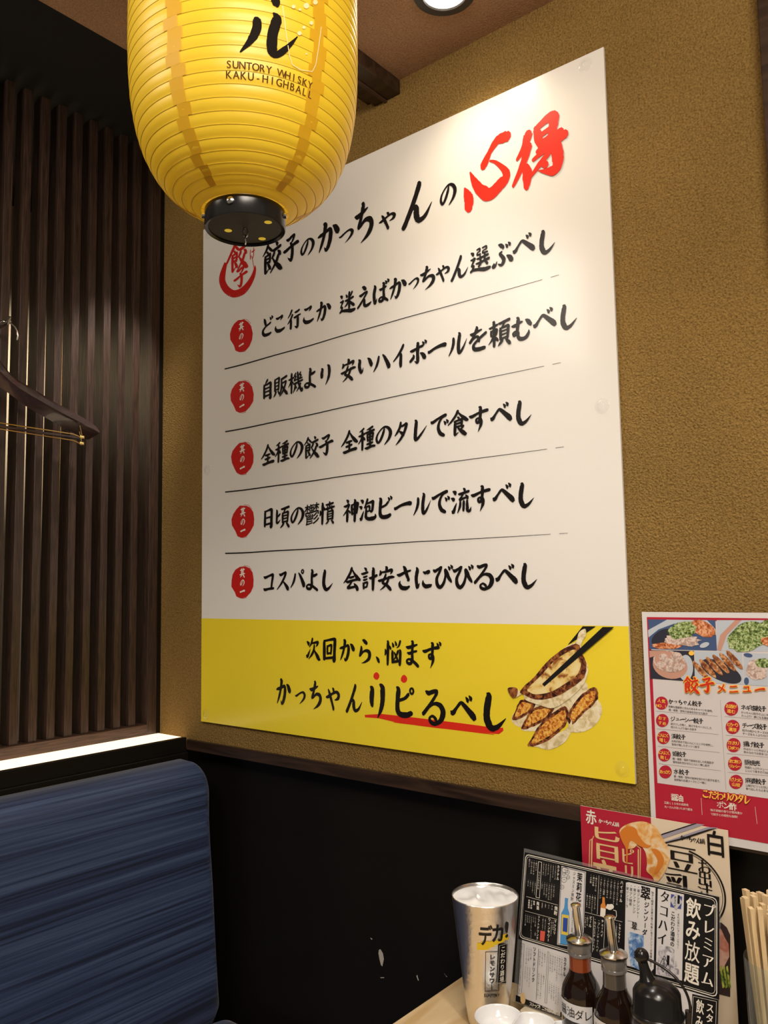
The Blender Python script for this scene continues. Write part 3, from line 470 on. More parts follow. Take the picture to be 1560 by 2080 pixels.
    for jn, (ly, ch, st, cx, cy, w, h, rot, shear, center) in enumerate(JOBS):
        if st == 'brush' and ch in G:
            if ch not in bm: bm[ch] = ribbons(G[ch], 1.42 if ch not in '心得' else 1.12)
            vs, fs = bm[ch]
        elif (ch, st) in mesh: vs, fs = mesh[(ch, st)]
        else: continue
        if not vs: continue
        if center:
            ox = (min(v[0] for v in vs) + max(v[0] for v in vs)) / 2; oy = (min(v[1] for v in vs) + max(v[1] for v in vs)) / 2
        else: ox = oy = .5
        c, s = math.cos(rot), math.sin(rot); out = []
        for x, y, z in vs:
            u, v = (x - ox) * w, (y - oy) * h; v += shear * u; out.append(ly.surf.w(cx + u * c - v * s, cy + u * s + v * c, ly.lift + z * min(1, w / .045) + (jn % 30) * 2e-6))
        ly.mb.add(out, fs)
    for ly in LAYERS:
        if ly.mb.f: ly.mb.build(ly.name, ly.m, ly.parent, label=ly.label)

# ================================================================== THE SETTING
Y0 = 0.006
CZ = 2.2875
wb = MB().box((-0.9, Y0, 0.98), (3.6, Y0 + .12, CZ + .25)).build('wall_back', M_PLASTER, kind='structure')
bx('wainscot', (-0.9, 0.030, 0), (3.6, Y0 + .12, 0.98), M_BLACKWOOD, wb)
# chips and scuffs in the black paint
chip = mat('bare_wood_chip', (0.50, 0.46, 0.40), 0.7); WP = Flat((0, .030, 0), (1, 0, 0), (0, 0, 1))
cl = layer('paint_chip', WP, chip, wb, .0004)
cl.px([(770, 1929), (773, 1928), (778, 1936), (780, 1948), (777, 1963), (774, 1960), (771, 1948), (769, 1936)][::-1])
cl.px([(846, 1982), (848, 1980), (851, 1992), (849, 1991)][::-1]); cl.px([(752, 1904), (757, 1907), (755, 1909)][::-1])
cl.px([(902, 1976), (904, 1980), (909, 1984), (907, 1984)][::-1]); cl.px([(773, 1985), (781, 1985), (780, 1986.5), (773, 1986.5)][::-1])
bx('trim_1', (0.105, -0.0015, 0.979), (3.6, Y0 + .01, 1.0015), M_TRIM, kind='structure', bevel=.001)
bx('floor', (-0.9, -3.2, -0.05), (3.6, 0.13, 0), mat('floor_dark', (.05, .04, .035), .5), kind='structure')
# right soffit of brown plaster, darker and slightly higher ceiling on the left
ce = MB().box((0.60, -3.2, CZ), (3.6, Y0, CZ + .1)).build('ceiling', M_CEIL, kind='structure')
bx('ceiling_panel', (-0.9, -3.2, CZ + .125), (0.60, Y0, CZ + .2), M_DARKCEIL, ce)
bx('ceiling_panel', (0.42, -0.9, CZ - .0), (0.60, Y0, CZ + .1), M_CEIL, ce)
bm_ = thing('ceiling_beam', 'dark brown grooved wooden beam under the brown plaster ceiling', 'beam', (0.70, -0.6, CZ)); bm_['kind'] = 'structure'; del bm_['category']
bx('beam_body', (0.672, -3.1, CZ - .028), (0.735, Y0, CZ), M_TRIM, bm_, .001)
bx('beam_strip', (0.655, -3.1, CZ - .018), (0.672, Y0, CZ), M_TRIM, bm_)
bx('beam_strip', (0.697, -3.1, CZ - .032), (0.703, Y0, CZ - .028), M_RAIL, bm_)
# post at the right hand end of the plaster wall
px0 = Flat((0, Y0, 0), (1, 0, 0), (0, 0, 1)).at(1553, 60)[0]
bx('trim_2', (px0, -0.03, 1.75), (px0 + .1, Y0, CZ), M_TRIM, kind='structure', bevel=.002)
# ---- slatted screen on the left
sc_ = thing('wall_left', None, None, (0, -.6, 0), kind='structure')
bx('rail', (-0.05, -1.6, 1.0046 - .03), (0, -0.0315, 1.0285), M_RAIL, sc_, .0012)
bx('stile', (-0.05, -0.0315, 0.97), (-0.001, -0.0065, 2.41), M_SLAT, sc_, .0012)
bx('stile', (-0.05, -0.0065, 0.97), (-0.004, Y0, 2.41), M_BLACKWOOD, sc_)
slat_me = None
k = 0; y = -0.0748
while y > -1.55:
    if slat_me is None:
        o = MB().box((-0.047, -0.0088, 0), (-0.008, 0.0088, 1.385)).build('slat', M_SLAT, sc_, bevel=.0008); slat_me = o.data
    else:
        o = bpy.data.objects.new('slat', slat_me); link(o, sc_); b = o.modifiers.new('bevel', 'BEVEL'); b.width = .0008; b.segments = 2
    o.location = Vector((R_.uniform(-.0006, .0006), y + .0088, 1.0285)) - worldloc(sc_) ; k += 1
    y -= 0.0388 if k < 7 else 0.0395
slat0 = [c for c in sc_.children if c.name == 'slat'][0]
# mesh of the first slat was shifted by its parent's place; undo that
for v in slat_me.vertices: v.co += worldloc(sc_)
bx('wall_neighbour', (-0.60, -2.4, 0.0), (-0.55, Y0, 2.41), mat('neighbour_plaster', (.34, .28, .20), .8), kind='structure')
bx('base_panel', (-0.05, -1.6, 0), (0.0, Y0, 0.975), M_BLACKWOOD, sc_)
# ---- lit ledge in front of the screen
lg = thing('ledge_light', 'glowing cream light strip set in the ledge below the slatted screen', 'light strip', (0.05, -.8, .97))
bx('diffuser', (0.001, -1.6, 0.985), (0.093, -0.0016, 1.0046), mat('lit_diffuser', (.9, .8, .65), .5, emit=(1.0, .77, .52), estr=1.45), lg)
bx('front_board', (0.0935, -1.6, 0.975), (0.106, -0.0016, 1.0062), M_BLACKWOOD, lg, .001)
bx('lower_board', (0.001, -1.6, 0.955), (0.112, -0.0016, 0.9745), M_BLACKWOOD, lg, .001)
# ---- blue bench
def fabric():
    m = bpy.data.materials.new('navy_slub_fabric'); nt, b = nodes(m); N = nt.nodes; L = nt.links
    tc = N.new('ShaderNodeTexCoord'); mp = N.new('ShaderNodeMapping'); mp.inputs['Scale'].default_value = (1.0, .012, 1.0); mp.inputs['Rotation'].default_value = (math.radians(2), 0, 0)
    L.new(tc.outputs['Object'], mp.inputs['Vector'])
    n = N.new('ShaderNodeTexNoise'); n.inputs['Scale'].default_value = 260; n.inputs['Detail'].default_value = 6; L.new(mp.outputs[0], n.inputs['Vector'])
    n2 = N.new('ShaderNodeTexNoise'); n2.inputs['Scale'].default_value = 60; n2.inputs['Detail'].default_value = 3; L.new(mp.outputs[0], n2.inputs['Vector'])
    ad = N.new('ShaderNodeMath'); ad.operation = 'ADD'; L.new(n.outputs['Fac'], ad.inputs[0]); L.new(n2.outputs['Fac'], ad.inputs[1])
    r = N.new('ShaderNodeValToRGB'); e = r.color_ramp.elements; e[0].position = .40; e[0].color = (.006, .012, .036, 1); e[1].position = .63; e[1].color = (.052, .082, .165, 1)
    k = e.new(.5); k.color = (.022, .038, .100, 1)
    hf = N.new('ShaderNodeMath'); hf.operation = 'MULTIPLY'; hf.inputs[1].default_value = .5; L.new(ad.outputs[0], hf.inputs[0]); L.new(hf.outputs[0], r.inputs['Fac'])
    L.new(r.outputs[0], b.inputs['Base Color']); b.inputs['Roughness'].default_value = .62; b.inputs['Specular IOR Level'].default_value = .35; b.inputs['Sheen Weight'].default_value = .15
    bp = N.new('ShaderNodeBump'); bp.inputs['Strength'].default_value = .5; bp.inputs['Distance'].default_value = .0008; L.new(n.outputs['Fac'], bp.inputs['Height']); L.new(bp.outputs[0], b.inputs['Normal'])
    return m
M_NAVY = fabric()
def cushion(prof, y0, y1, name, parent, rnd=.03):
    """prof: closed loop of (x,z); extruded along y with rounded ends"""
    cx = sum(p[0] for p in prof) / len(prof); cz = sum(p[1] for p in prof) / len(prof); n = len(prof); rows = []
    for t in range(6):
        a = t / 5 * math.pi / 2; rows.append((y1 - rnd * (1 - math.sin(a)) if False else y1 - rnd * (1 - math.cos(math.pi / 2 - a)), math.sin(a)))
    rows = [(y1 - rnd * (1 - math.cos(a)), math.sin(a)) for a in [i / 6 * math.pi / 2 for i in range(7)]]
    vs = []; m = MB()
    for yy, s in rows:
        for x, z in prof:
            dx, dz = x - cx, z - cz; L = math.hypot(dx, dz); q = (L - rnd * (1 - s)) / L; vs.append((cx + dx * q, yy, cz + dz * q))
    for x, z in prof: vs.append((x, y0, z))
    fs = [(j * n + i, (j + 1) * n + i, (j + 1) * n + (i + 1) % n, j * n + (i + 1) % n) for j in range(len(rows)) for i in range(n)]
    fs += [tuple(range(n)), tuple(range(len(rows) * n + n - 1, len(rows) * n - 1, -1))]
    return m.add(vs, fs).build(name, M_NAVY, parent, smooth=True, sharp=60)
be = thing('bench', 'navy blue slub fabric bench seat with high padded back below the lit ledge', 'bench', (0.2, -.8, 0))
def arc(cx, cz, r, a0, a1, n): return [(cx + r * math.cos(math.radians(a0 + (a1 - a0) * i / n)), cz + r * math.sin(math.radians(a0 + (a1 - a0) * i / n))) for i in range(n + 1)]
prof = [(0.115, .44)] + [(0.115, .93)] + [(0.118, .958), (.13, .968)] + arc(0.160, .915, .052, 95, 8, 8) + [(.218, .86), (.226, .70), (.236, .55), (.244, .47), (.23, .44)]
cushion(prof, -1.6, -0.019, 'backrest', be, .022)
prof = [(0.24, .36), (.22, .40), (.235, .452)] + [(.26, .465), (.45, .470)] + arc(.70, .430, .035, 85, -60, 6) + [(.68, .36)]
cushion(prof, -1.6, -0.015, 'seat', be, .02)
bx('plinth', (0.115, -1.6, 0), (0.66, 0.0, 0.36), M_BLACKWOOD, be)
# ---- table
tb = thing('table', 'pale wooden dining table pushed against the black wainscot', 'table', (1.5, -.4, 0))
bx('tabletop', (0.835, -0.75, 0.668), (2.3, 0.029, 0.70), M_TABLE, tb, .002)
for x, yy in ((.9, -.70), (2.2, -.70), (.9, -.06), (2.2, -.06)): bx('leg', (x - .03, yy - .03, 0), (x + .03, yy + .03, .668), M_BLKPLASTIC, tb)

# ================================================================== POSTER
PP = Flat((0, 0, 0), (1, 0, 0), (0, 0, 1))
XL, XR, ZB, ZT, ZY = .1549, 1.1405, 1.0451, 2.1653, 1.2695
po = thing('poster', 'large white and yellow poster with black and red brush lettering on the ochre wall', 'poster', ((XL + XR) / 2, 0, ZB))
bx('board', (XL, 0.0, ZB), (XR, 0.0045, ZT), M_WHITE, po)
layer('yellow_band', PP, M_YEL, po, .0003).quad(XL, ZB, XR, ZY)
ink = layer('brush_lettering', PP, M_INK, po, .0008)
redl = layer('red_lettering', PP, M_RED, po, .0008)
ROW = .0445
def row(txt, pts, size=ROW, ly=ink, asp=.98):
    for ch, (x, y) in zip(txt, pts):
        a, b = PP.at(x, y); q = SMALL.get(ch, 1); put(ly, ch, 'brush', a, b, size * asp * q, size * q)
row('どこ行こか迷えばかっちゃん選ぶべし', [(543.8, 663.3), (568.7, 658), (598, 648), (626.7, 640), (658, 631), (706, 615), (740, 603), (774.6, 593), (809, 584), (841, 576.4), (869, 563.6), (900, 556), (933, 544), (975.6, 527.7), (1020.5, 517.4), (1064, 495.6), (1111.5, 490.5)])
row('自販機より安いハイボールを頼むべし', [(543.8, 791), (570.8, 785), (601, 777), (630, 769), (661.8, 761.5), (708, 752), (742.6, 742), (776, 736), (810.5, 724), (850, 716), (888.5, 707), (930, 698), (971, 688), (1015, 676.7), (1060, 667), (1106.4, 647), (1155, 643)])
row('全種の餃子全種のタレで食すべし', [(545, 923.6), (573.8, 917.4), (602.8, 914), (633.6, 909), (663, 903.8), (710.5, 897), (745.6, 890.5), (780, 884.6), (815.6, 879.5), (854, 873), (893.6, 865), (931, 859.5), (973, 851), (1018, 838), (1064, 838)])
row('日頃の鬱憤神泡ビールで流すべし', [(545.6, 1053), (574.6, 1050.5), (604.6, 1048), (634, 1044), (665, 1042), (713.8, 1037.7), (747.7, 1035), (783.6, 1031), (819, 1027), (857.7, 1023.6), (896, 1019.7), (937, 1017), (977, 1012), (1023, 1001.8), (1069, 1005.6)])
row('コスパよし会計安さにびびるべし', [(546.4, 1182.6), (575, 1180), (605.4, 1175), (634, 1178.7), (665.6, 1178.7), (715.6, 1176), (750.8, 1176), (785, 1175), (821, 1174), (860, 1173.6), (900.5, 1172), (941.5, 1172), (983, 1172), (1029, 1166), (1075, 1170)])
def ttl(ch, x, y, w, h, ly=ink):
    a, b = PP.at(x, y); put(ly, ch, 'brush', a, b, w, h)
ttl('餃', 554, 523.6, .062, .066); ttl('子', 591.8, 504, .052, .062); ttl('の', 625, 502, .045, .045); ttl('か', 668, 479, .064, .068); ttl('っ', 704, 480, .045, .036)
ttl('ち', 740, 450.5, .062, .082); ttl('ゃ', 787.4, 449, .047, .040); ttl('ん', 846, 415, .082, .085); ttl('の', 910.8, 395.6, .040, .050)
ttl('心', 989.7, 350, .095, .112, redl); ttl('得', 1095.5, 307, .100, .113, redl)
row('次回から、悩まず', [(636.7, 1318.3), (670, 1320), (705.7, 1320.7), (742, 1322.7), (768, 1340), (799, 1326), (838, 1328), (878, 1330)], .046, asp=.9)
for ch, x, y, w, h in (('か', 576.7, 1405, .045, .058), ('っ', 610.7, 1416.7, .034, .036), ('ち', 641.7, 1411.7, .043, .056), ('ゃ', 676.7, 1420, .042, .050), ('ん', 719, 1419.3, .048, .056), ('リ', 767, 1423, .056, .066),
                       ('ピ', 823, 1426.7, .056, .060), ('る', 881, 1436.7, .055, .062), ('べ', 941, 1436.7, .054, .056), ('し', 1005, 1446.7, .066, .066)): ttl(ch, x, y, w, h)
# underline swash and emphasis dots
und = layer('red_underline', PP, M_RED, po, .0005)
U0 = [(741, 1452), (775, 1450), (830, 1456), (880, 1462), (930, 1468), (975, 1474), (1008, 1479), (1022, 1478), (1023, 1484)]
U1 = [(1014, 1491), (985, 1489), (940, 1484), (890, 1479), (850, 1474), (800, 1466), (770, 1459), (742, 1457)]
und.px((U0 + U1)[::-1]); und.line((800, 1467), (1004, 1492), 1.2); und.blob(765, 1373, 6, 7.5, rag=.08); und.blob(821, 1379, 6.3, 7.8, rag=.08)
# hand-ruled lines: uneven thin brush strokes
for (x0, y0), (x1, y1) in (((456.7, 749.7), (1136, 558.5)), ((458, 877), (1139.7, 736.6)), ((458, 999.5), (1146, 907.5)), ((458, 1124), (1153.8, 1082.8))):
    n = 40; last = None
    for i in range(n + 1):
        t = i / n; a = (x0 + (x1 - x0) * t, y0 + (y1 - y0) * t + (1.3 * math.sin(t * 9) + .5 * math.sin(t * 31)) * (1 - t))
        if last and not (t > .93 and i % 2): ink.line(last, a, 1.7 * (1 - t) + .7, wpx1=1.7 * (1 - t) + .65)
        last = a
# number badges, brushed red discs with cream characters
M_PCR = mat('poster_cream', (.86, .82, .74), .3)
for (x, y) in ((490.8, 682.6), (492, 806.4), (493, 932), (494, 1059.5), (493, 1183)):
    O = [(-6, -32), (6, -33), (14, -29), (20, -20), (23, -6), (22, 8), (16, 20), (8, 29), (-4, 33), (-12, 29), (-16, 20), (-22, 8), (-23, -4), (-20, -16), (-14, -25)]
    bad = layer('badge', PP, M_BADGE, po, .0005); bad.px([(x + u + R_.uniform(-.8, .8), y + v + R_.uniform(-.8, .8)) for u, v in O][::-1])
    bad.path([(x - 9, y + 30), (x, y + 32.5), (x + 8, y + 31)], .8); bad.path([(x + 2, y - 34.5), (x + 12, y - 33), (x + 19, y - 25)], .7)
    crm = layer('badge_lettering', PP, M_PCR, po, .0010)
    for ch, dy, s in (('其', -19.5, .018), ('の', 1, .0155), ('一', 18, .0175)):
        a, b = PP.at(x, y + dy); put(crm, ch, 'brush', a, b, s * 1.0, s * 1.15)
# round red seal: brushed ring with characters
SEAL = [(459, 534, 6), (453, 556, 11), (452, 572, 13), (460, 588, 15), (475, 597, 15), (492, 592, 14), (505, 578, 11), (514, 562, 8), (518, 548, 5), (518.5, 540, 1.5)]
seal = layer('seal', PP, M_BADGE, po, .0006)
for i in range(len(SEAL) - 1):
    a = SEAL[max(i - 1, 0)]; b = SEAL[i]; c = SEAL[i + 1]; d = SEAL[min(i + 2, len(SEAL) - 1)]; last = b
    for kq in range(1, 7):
        q = cr(a, b, c, d, kq / 6); seal.line(last[:2], q[:2], last[2], .00002 * (i % 2), q[2]); last = q
    seal.blob(c[0], c[1], c[2] * .49, c[2] * .49, n=12, dl=.00004)
seal.line((461, 536), (478, 498), 3.5, wpx1=5); seal.line((517, 548), (512, 520), 1)
for ch, x, y, w, h in (('餃', 486, 521, .062, .066), ('子', 489, 563, .052, .050), ('け', 513, 515, .020, .028)):
    a, b = PP.at(x, y); put(seal, ch, 'brush', a, b, w, h)
# printed dumplings and chopsticks
def foodmat(name, c1, c2, c3, sc=220):
    m = bpy.data.materials.new(name); nt, b = nodes(m); N = nt.nodes; L = nt.links
    tc = N.new('ShaderNodeTexCoord'); n = N.new('ShaderNodeTexNoise'); n.inputs['Scale'].default_value = sc; n.inputs['Detail'].default_value = 4; n.inputs['Distortion'].default_value = .8
    L.new(tc.outputs['Object'], n.inputs['Vector']); r = N.new('ShaderNodeValToRGB'); e = r.color_ramp.elements
    e[0].position = .38; e[0].color = (*c1, 1); e[1].position = .64; e[1].color = (*c3, 1); q = e.new(.5); q.color = (*c2, 1)
    L.new(n.outputs['Fac'], r.inputs['Fac']); L.new(r.outputs[0], b.inputs['Base Color']); b.inputs['Roughness'].default_value = .28; return m
F_GOLD = foodmat('fried_gold', (.30, .09, .02), (.80, .58, .18), (.86, .72, .36), 50)
F_CHAR = foodmat('fried_char', (.03, .008, .006), (.16, .04, .015), (.40, .15, .04), 160)
F_SKIN = foodmat('dumpling_skin', (.60, .48, .24), (.80, .68, .42), (.88, .80, .58), 90)
F_AMBER = foodmat('fried_amber', (.35, .07, .01), (.75, .32, .05), (.85, .55, .12), 190)
gzn = 0
def Z6(pts): return [(900 + x / 2.3636, 1240 + y / 2.3636) for x, y in pts]
for sk, ch, am in (
    ([(330, 530), (350, 480), (400, 440), (470, 430), (560, 400), (640, 350), (690, 350), (690, 420), (600, 470), (470, 520), (380, 560)], [(332, 524), (352, 470), (375, 428), (440, 440), (430, 480), (380, 515)], [(345, 510), (365, 460), (385, 440), (425, 452), (410, 480), (375, 502)]),
    ([(376, 572), (410, 545), (540, 470), (660, 360), (700, 380), (690, 440), (560, 520), (470, 570), (420, 580)], [(376, 568), (410, 500), (450, 462), (530, 462), (510, 510), (440, 555)], [(395, 556), (418, 505), (455, 474), (515, 474), (490, 512), (435, 542)]),
    ([(560, 440), (690, 390), (745, 430), (765, 480), (740, 540), (680, 580), (610, 582), (600, 540)], [(600, 530), (612, 470), (670, 400), (728, 368), (745, 395), (735, 440), (680, 490), (625, 545)], [(612, 520), (626, 474), (678, 412), (722, 386), (732, 405), (720, 440), (670, 482), (630, 528)]),
    ([(412, 650), (470, 625), (590, 570), (620, 520), (612, 590), (575, 640), (510, 668), (450, 655)], [(408, 650), (432, 600), (480, 530), (560, 472), (590, 460), (604, 490), (596, 540), (540, 600), (470, 642)], [(428, 636), (448, 598), (492, 538), (560, 490), (584, 480), (590, 505), (576, 545), (530, 588), (470, 625)])):
    for gi_, (mm_, pp_, rg) in enumerate(((F_SKIN, sk, .2), (F_CHAR, ch, 1.0), (F_AMBER, am, .8))): layer('printed_dumpling', PP, mm_, po, .0005 + gzn * .00012 + gi_ * .00004).spx(Z6(pp_)[::-1], rag=rg)
    gzn += 1
big = [(312, 375), (350, 368), (380, 385), (440, 320), (520, 230), (600, 170), (640, 150), (655, 105), (685, 88), (688, 120), (670, 150), (665, 190), (695, 260), (697, 300), (672, 360), (600, 430), (530, 468), (470, 455), (400, 430), (385, 400), (345, 418)]
up = [layer('printed_dumplings', PP, F_SKIN, po, .0017), layer('fried_edge', PP, F_CHAR, po, .0020), layer('golden_face', PP, F_GOLD, po, .0023)]
up[0].spx(Z6(big)[::-1])
up[1].spx(Z6([(372, 385), (440, 318), (520, 228), (605, 172), (650, 160), (668, 200), (690, 255), (680, 320), (620, 370), (540, 415), (460, 428), (395, 405)])[::-1], rag=.8); up[1].spx(Z6([(312, 375), (348, 368), (362, 382), (355, 412), (335, 418)])[::-1])
up[2].spx(Z6([(410, 375), (470, 315), (540, 240), (610, 195), (640, 190), (655, 225), (665, 262), (645, 310), (590, 350), (520, 390), (450, 402), (420, 392)])[::-1])
chs = layer('printed_chopsticks', PP, M_BLACK, po, .0028); chs.px(Z6([(480, 352), (770, 79), (825, 79), (490, 364)])[::-1])
layer('printed_chopsticks', PP, M_BLACK, po, .0012).px(Z6([(600, 165), (672, 76), (735, 76), (610, 160)])[::-1])
# clear screw caps that hold the board
M_CAP = glassy('clear_cap', (1, 1, 1), .10, .02)
for a, b in ((1.1095, 2.1489), (1.1138, 1.6006), (1.1216, 1.0639), (.1723, 1.0624), (.176, 2.148), (.173, 1.6)):
    ax = Matrix.Rotation(math.radians(90), 3, 'X')
    m = MB(); m.lathe([(.0118, .0005), (.0114, .0008), (.0066, .0009), (.0058, .0028), (.0035, .0042), (.0002, .0048)], (a, 0, b), 24, axis=ax)
    m.build('screw_cap', M_CAP, po, smooth=True)

# ================================================================== WALL MENU (laminated A4)
WM = Flat((0, -.0035, 0), (1, 0, 0), (0, 0, 1))
wm = thing('wall_menu', 'red bordered laminated dumpling menu taped to the ochre wall right of the poster', 'menu', (1.27, -.003, .984))
wx0, wx1, wz0, wz1 = 1.1625, 1.3785, .984, 1.2905
bx('sheet', (wx0, -.0034, wz0), (wx1, -.0022, wz1), M_PAPER, wm)
ly = layer('red_border', WM, M_MRED, wm, .0003); e = .0072
ly.quad(wx0 + e, wz0 + e + .004, wx1 - e, wz1 - e)
WPp = mat('menu_paper', (.66, .62, .62), .35); l2 = layer('menu_ground', WM, WPp, wm, .0005); e2 = .0118
zr = WM.at(1334, 1590)[1]
l2.quad(wx0 + e2, zr, wx1 - e2, wz1 - e2)
# dish photographs printed on the menu
def P7(x, y): return (1300 + x / 6, 1240 + y / 6)
plate = mat('print_plate', (.50, .55, .62), .35); blue = mat('print_blue', (.06, .10, .22), .35); leek = foodmat('print_leek', (.05, .08, .02), (.25, .35, .10), (.55, .62, .35), 330)
org = foodmat('print_orange', (.30, .06, .02), (.60, .20, .07), (.78, .42, .25), 260); brn = foodmat('print_brown', (.18, .05, .02), (.42, .17, .06), (.66, .36, .18), 200)
bun = foodmat('print_bun', (.40, .28, .24), (.62, .48, .42), (.75, .62, .56), 260); stm = mat('print_steamer', (.55, .30, .22), .4); drk = mat('print_dark', (.03, .03, .045), .4)
L3 = {}
def PL(m, lift):
    L3['n'] = L3.get('n', 0) + 1; return layer('dish_photo', WM, m, wm, lift + L3['n'] * 4e-6)
def pp(m, lift, pts): PL(m, lift).px([P7(*q) for q in pts][::-1])
def pe(m, lift, x, y, rx, ry, rot=0, rag=0): q = P7(x, y); PL(m, lift).blob(q[0], q[1], rx / 6, ry / 6, rot, 24, rag)
pp(blue, .0007, [(100, 108), (920, 118), (940, 490), (118, 470)]); pp(plate, .0009, [(100, 240), (330, 112), (820, 118), (925, 230), (930, 300), (760, 200), (420, 160), (230, 230), (105, 330)])
pe(drk, .0009, 280, 330, 150, 90, -30); pe(org, .0011, 770, 220, 160, 90, 25, .06); pe(org, .0011, 330, 430, 190, 38, 0, .08); pe(leek, .0013, 520, 240, 170, 105, -10, .12); pe(bun, .0012, 520, 360, 220, 70, 5, .15); pe(plate, .0013, 790, 420, 60, 30, -20)
pp(plate, .0007, [(935, 118), (1730, 118), (1730, 500), (945, 492)]); pp(stm, .0009, [(940, 480), (980, 300), (1160, 118), (1240, 118), (1060, 300), (990, 492)]); pe(leek, .0013, 1330, 320, 270, 170, -20, .1); pe(org, .0015, 1590, 380, 110, 60, 10, .1); pe(leek, .0013, 1600, 220, 170, 110, 0, .1)
pp(drk, .0007, [(118, 482), (660, 492), (672, 870), (130, 830)]); pe(plate, .0009, 560, 700, 90, 160, 0); pe(stm, .0010, 370, 670, 215, 160, 15); pe(bun, .0012, 362, 620, 200, 130, 12); pe(stm, .0013, 358, 615, 178, 112, 12)
for x, yy, r in ((290, 570, 55), (450, 570, 75), (360, 630, 60), (255, 665, 58), (380, 700, 60), (480, 680, 58)): pe(bun, .0015, x, yy, r, r * .85, 0, .05)
pe(M_MYEL, .0010, 630, 520, 34, 28); pp(stm, .0012, [(118, 490), (340, 488), (300, 520), (122, 575)])
pp(plate, .0007, [(668, 496), (1245, 510), (1262, 900), (680, 880)]); pe(drk, .0009, 990, 740, 270, 110, 25)
for i in range(6): x = 745 + i * 82; pe(brn, .0011 + .0001 * i, x, 730 - i * 26, 150, 34, 48, .04)
pp(plate, .0007, [(1262, 520), (1730, 530), (1730, 930), (1270, 905)]); pe(bun, .0011, 1430, 720, 130, 130, 20, .1); pe(leek, .0013, 1500, 640, 90, 60, 0, .1); pe(blue, .0009, 1320, 545, 55, 25, 10); pe(blue, .0009, 1300, 860, 30, 45, 0)
tr = layer('menu_title', WM, M_MYEL, wm, .0021); t2 = layer('menu_title', WM, mat('title_red', (.62, .03, .015), .35), wm, .0030)
for ch, x, yy, s in (('餃', 635, 905, 1.0), ('子', 825, 905, 1.0), ('メ', 1000, 945, .6), ('ニ', 1150, 955, .62), ('ュ', 1310, 955, .62), ('ー', 1470, 960, .62)):
    a, b = WM.at(*P7(x, yy))
    for dx, dy in ((-1, 0), (1, 0), (0, 1), (0, -1), (.7, .7), (-.7, .7), (.7, -.7), (-.7, -.7)): put(tr, ch, 'brush', a + dx * .0011, b + dy * .0011, .0215 * s, .0225 * s)
    put(t2, ch, 'brush', a, b, .0215 * s, .0225 * s)
def P8(x, y): return (1300 + x / 6, 1400 + y / 6)
mi = layer('menu_lettering', WM, M_INK, wm, .0009); dy_ = layer('menu_badge_lettering', WM, M_MYEL, wm, .0013); rule = layer('menu_rule', WM, mat('rule_grey', (.35, .28, .28), .5), wm, .0009)
ITEMS = [('かっちゃん餃子', '人気', 'NO.1', (360, 140, 740, 175), ['新鮮な国産豚と甘みのあるキャベツを使用。', '鰹・椎茸・昆布の旨味を効かせた餃子'], (265, 168)),
 ('ジューシー餃子', 'おす', 'すめ', (385, 350, 755, 385), ['皮が少し分厚く、鶏ガラをベースにした', '肉汁たっぷり溢れる餃子'], (275, 380)),
 ('漢餃子', 'にんにく', '増し', (395, 560, 540, 580), ['お肉が多めで生にんにくとニラを使用し、', '旨味が増したガッツリ餃子'], (288, 588)),
 ('姫餃子', 'にんにく', '無し', (410, 775, 550, 790), ['鰹・椎茸・昆布で旨味を出した和風餃子', '香味油を効かせたにんにく無し餃子'], (300, 800)),
 ('水餃子', 'あっさり', '', (425, 990, 585, 1010), ['鰹・椎茸・昆布の旨味を効かせた餃子を茹で、', '自家製の白湯スープとご一緒に'], (312, 1006))]
ITEMS2 = [('ネギ塩餃子', 'お酒が', '進む', (1245, 210, 1520, 235), ['かっちゃん餃子の上にネギ', 'たっぷり！癖になる美味'], (1115, 235)),
 ('チーズ餃子', 'とろーり', '濃厚', (1260, 430, 1530, 455), ['餃子の肉汁とチーズの旨味', 'チーズをたっぷり付け'], (1132, 458)),
 ('揚げ餃子', 'カリカリ', 'じゅわっ', (1275, 655, 1495, 680), ['外はカリっと中はジュー', '熱々なのでお気をつけ'], (1143, 680)),
 ('豚焼売', 'あつあつ', 'ジューシー', (1290, 880, 1445, 900), ['肉感たっぷりジューシー', 'じっくり蒸すのでお時間'], (1160, 905)),
 ('麻婆餃子', 'ピリっと', '山椒', (1300, 1100, 1520, 1125), ['山椒がピリっと効いた', '食べ出したら止まらない'], (1173, 1128))]
for k0, IT in enumerate((ITEMS, ITEMS2)):
    for nm, b1, b2, (x0, y0, x1, y1), desc, (cx, cy) in IT:
        q = P8(cx, cy); dot = layer('menu_badge', WM, M_MRED, wm, .0009); dot.blob(q[0], q[1], 12.9 + k0 * 1.3, 13.3 + k0 * 1.1, 0, 28)
        dl = b2 != ''
        for tx, oy in ((b1, -28 if dl else 0), (b2, 32)):
            if tx:
                wdt = min(58, len(tx) * 17); dy_.h(tx, P8(cx - wdt + 8, cy + oy - 4), P8(cx + wdt - 8, cy + oy + 5), min(.0056, .024 / len(tx)), 'bold')
        mi.h(nm, P8(x0 + 18, y0 + 10), P8(x1 - 12, y1 + 2), .0074, 'brush')
        sl = .105
        for i, d in enumerate(desc):
            xs = x0 - 8 + i * 3; ys = y0 + 70 + i * 40; L = len(d) * 27 if k0 == 0 else len(d) * 29
            xe = xs + L; mi.h(d, P8(xs + 12, ys), P8(xe, ys + L * sl), .0034, 'thin')
        
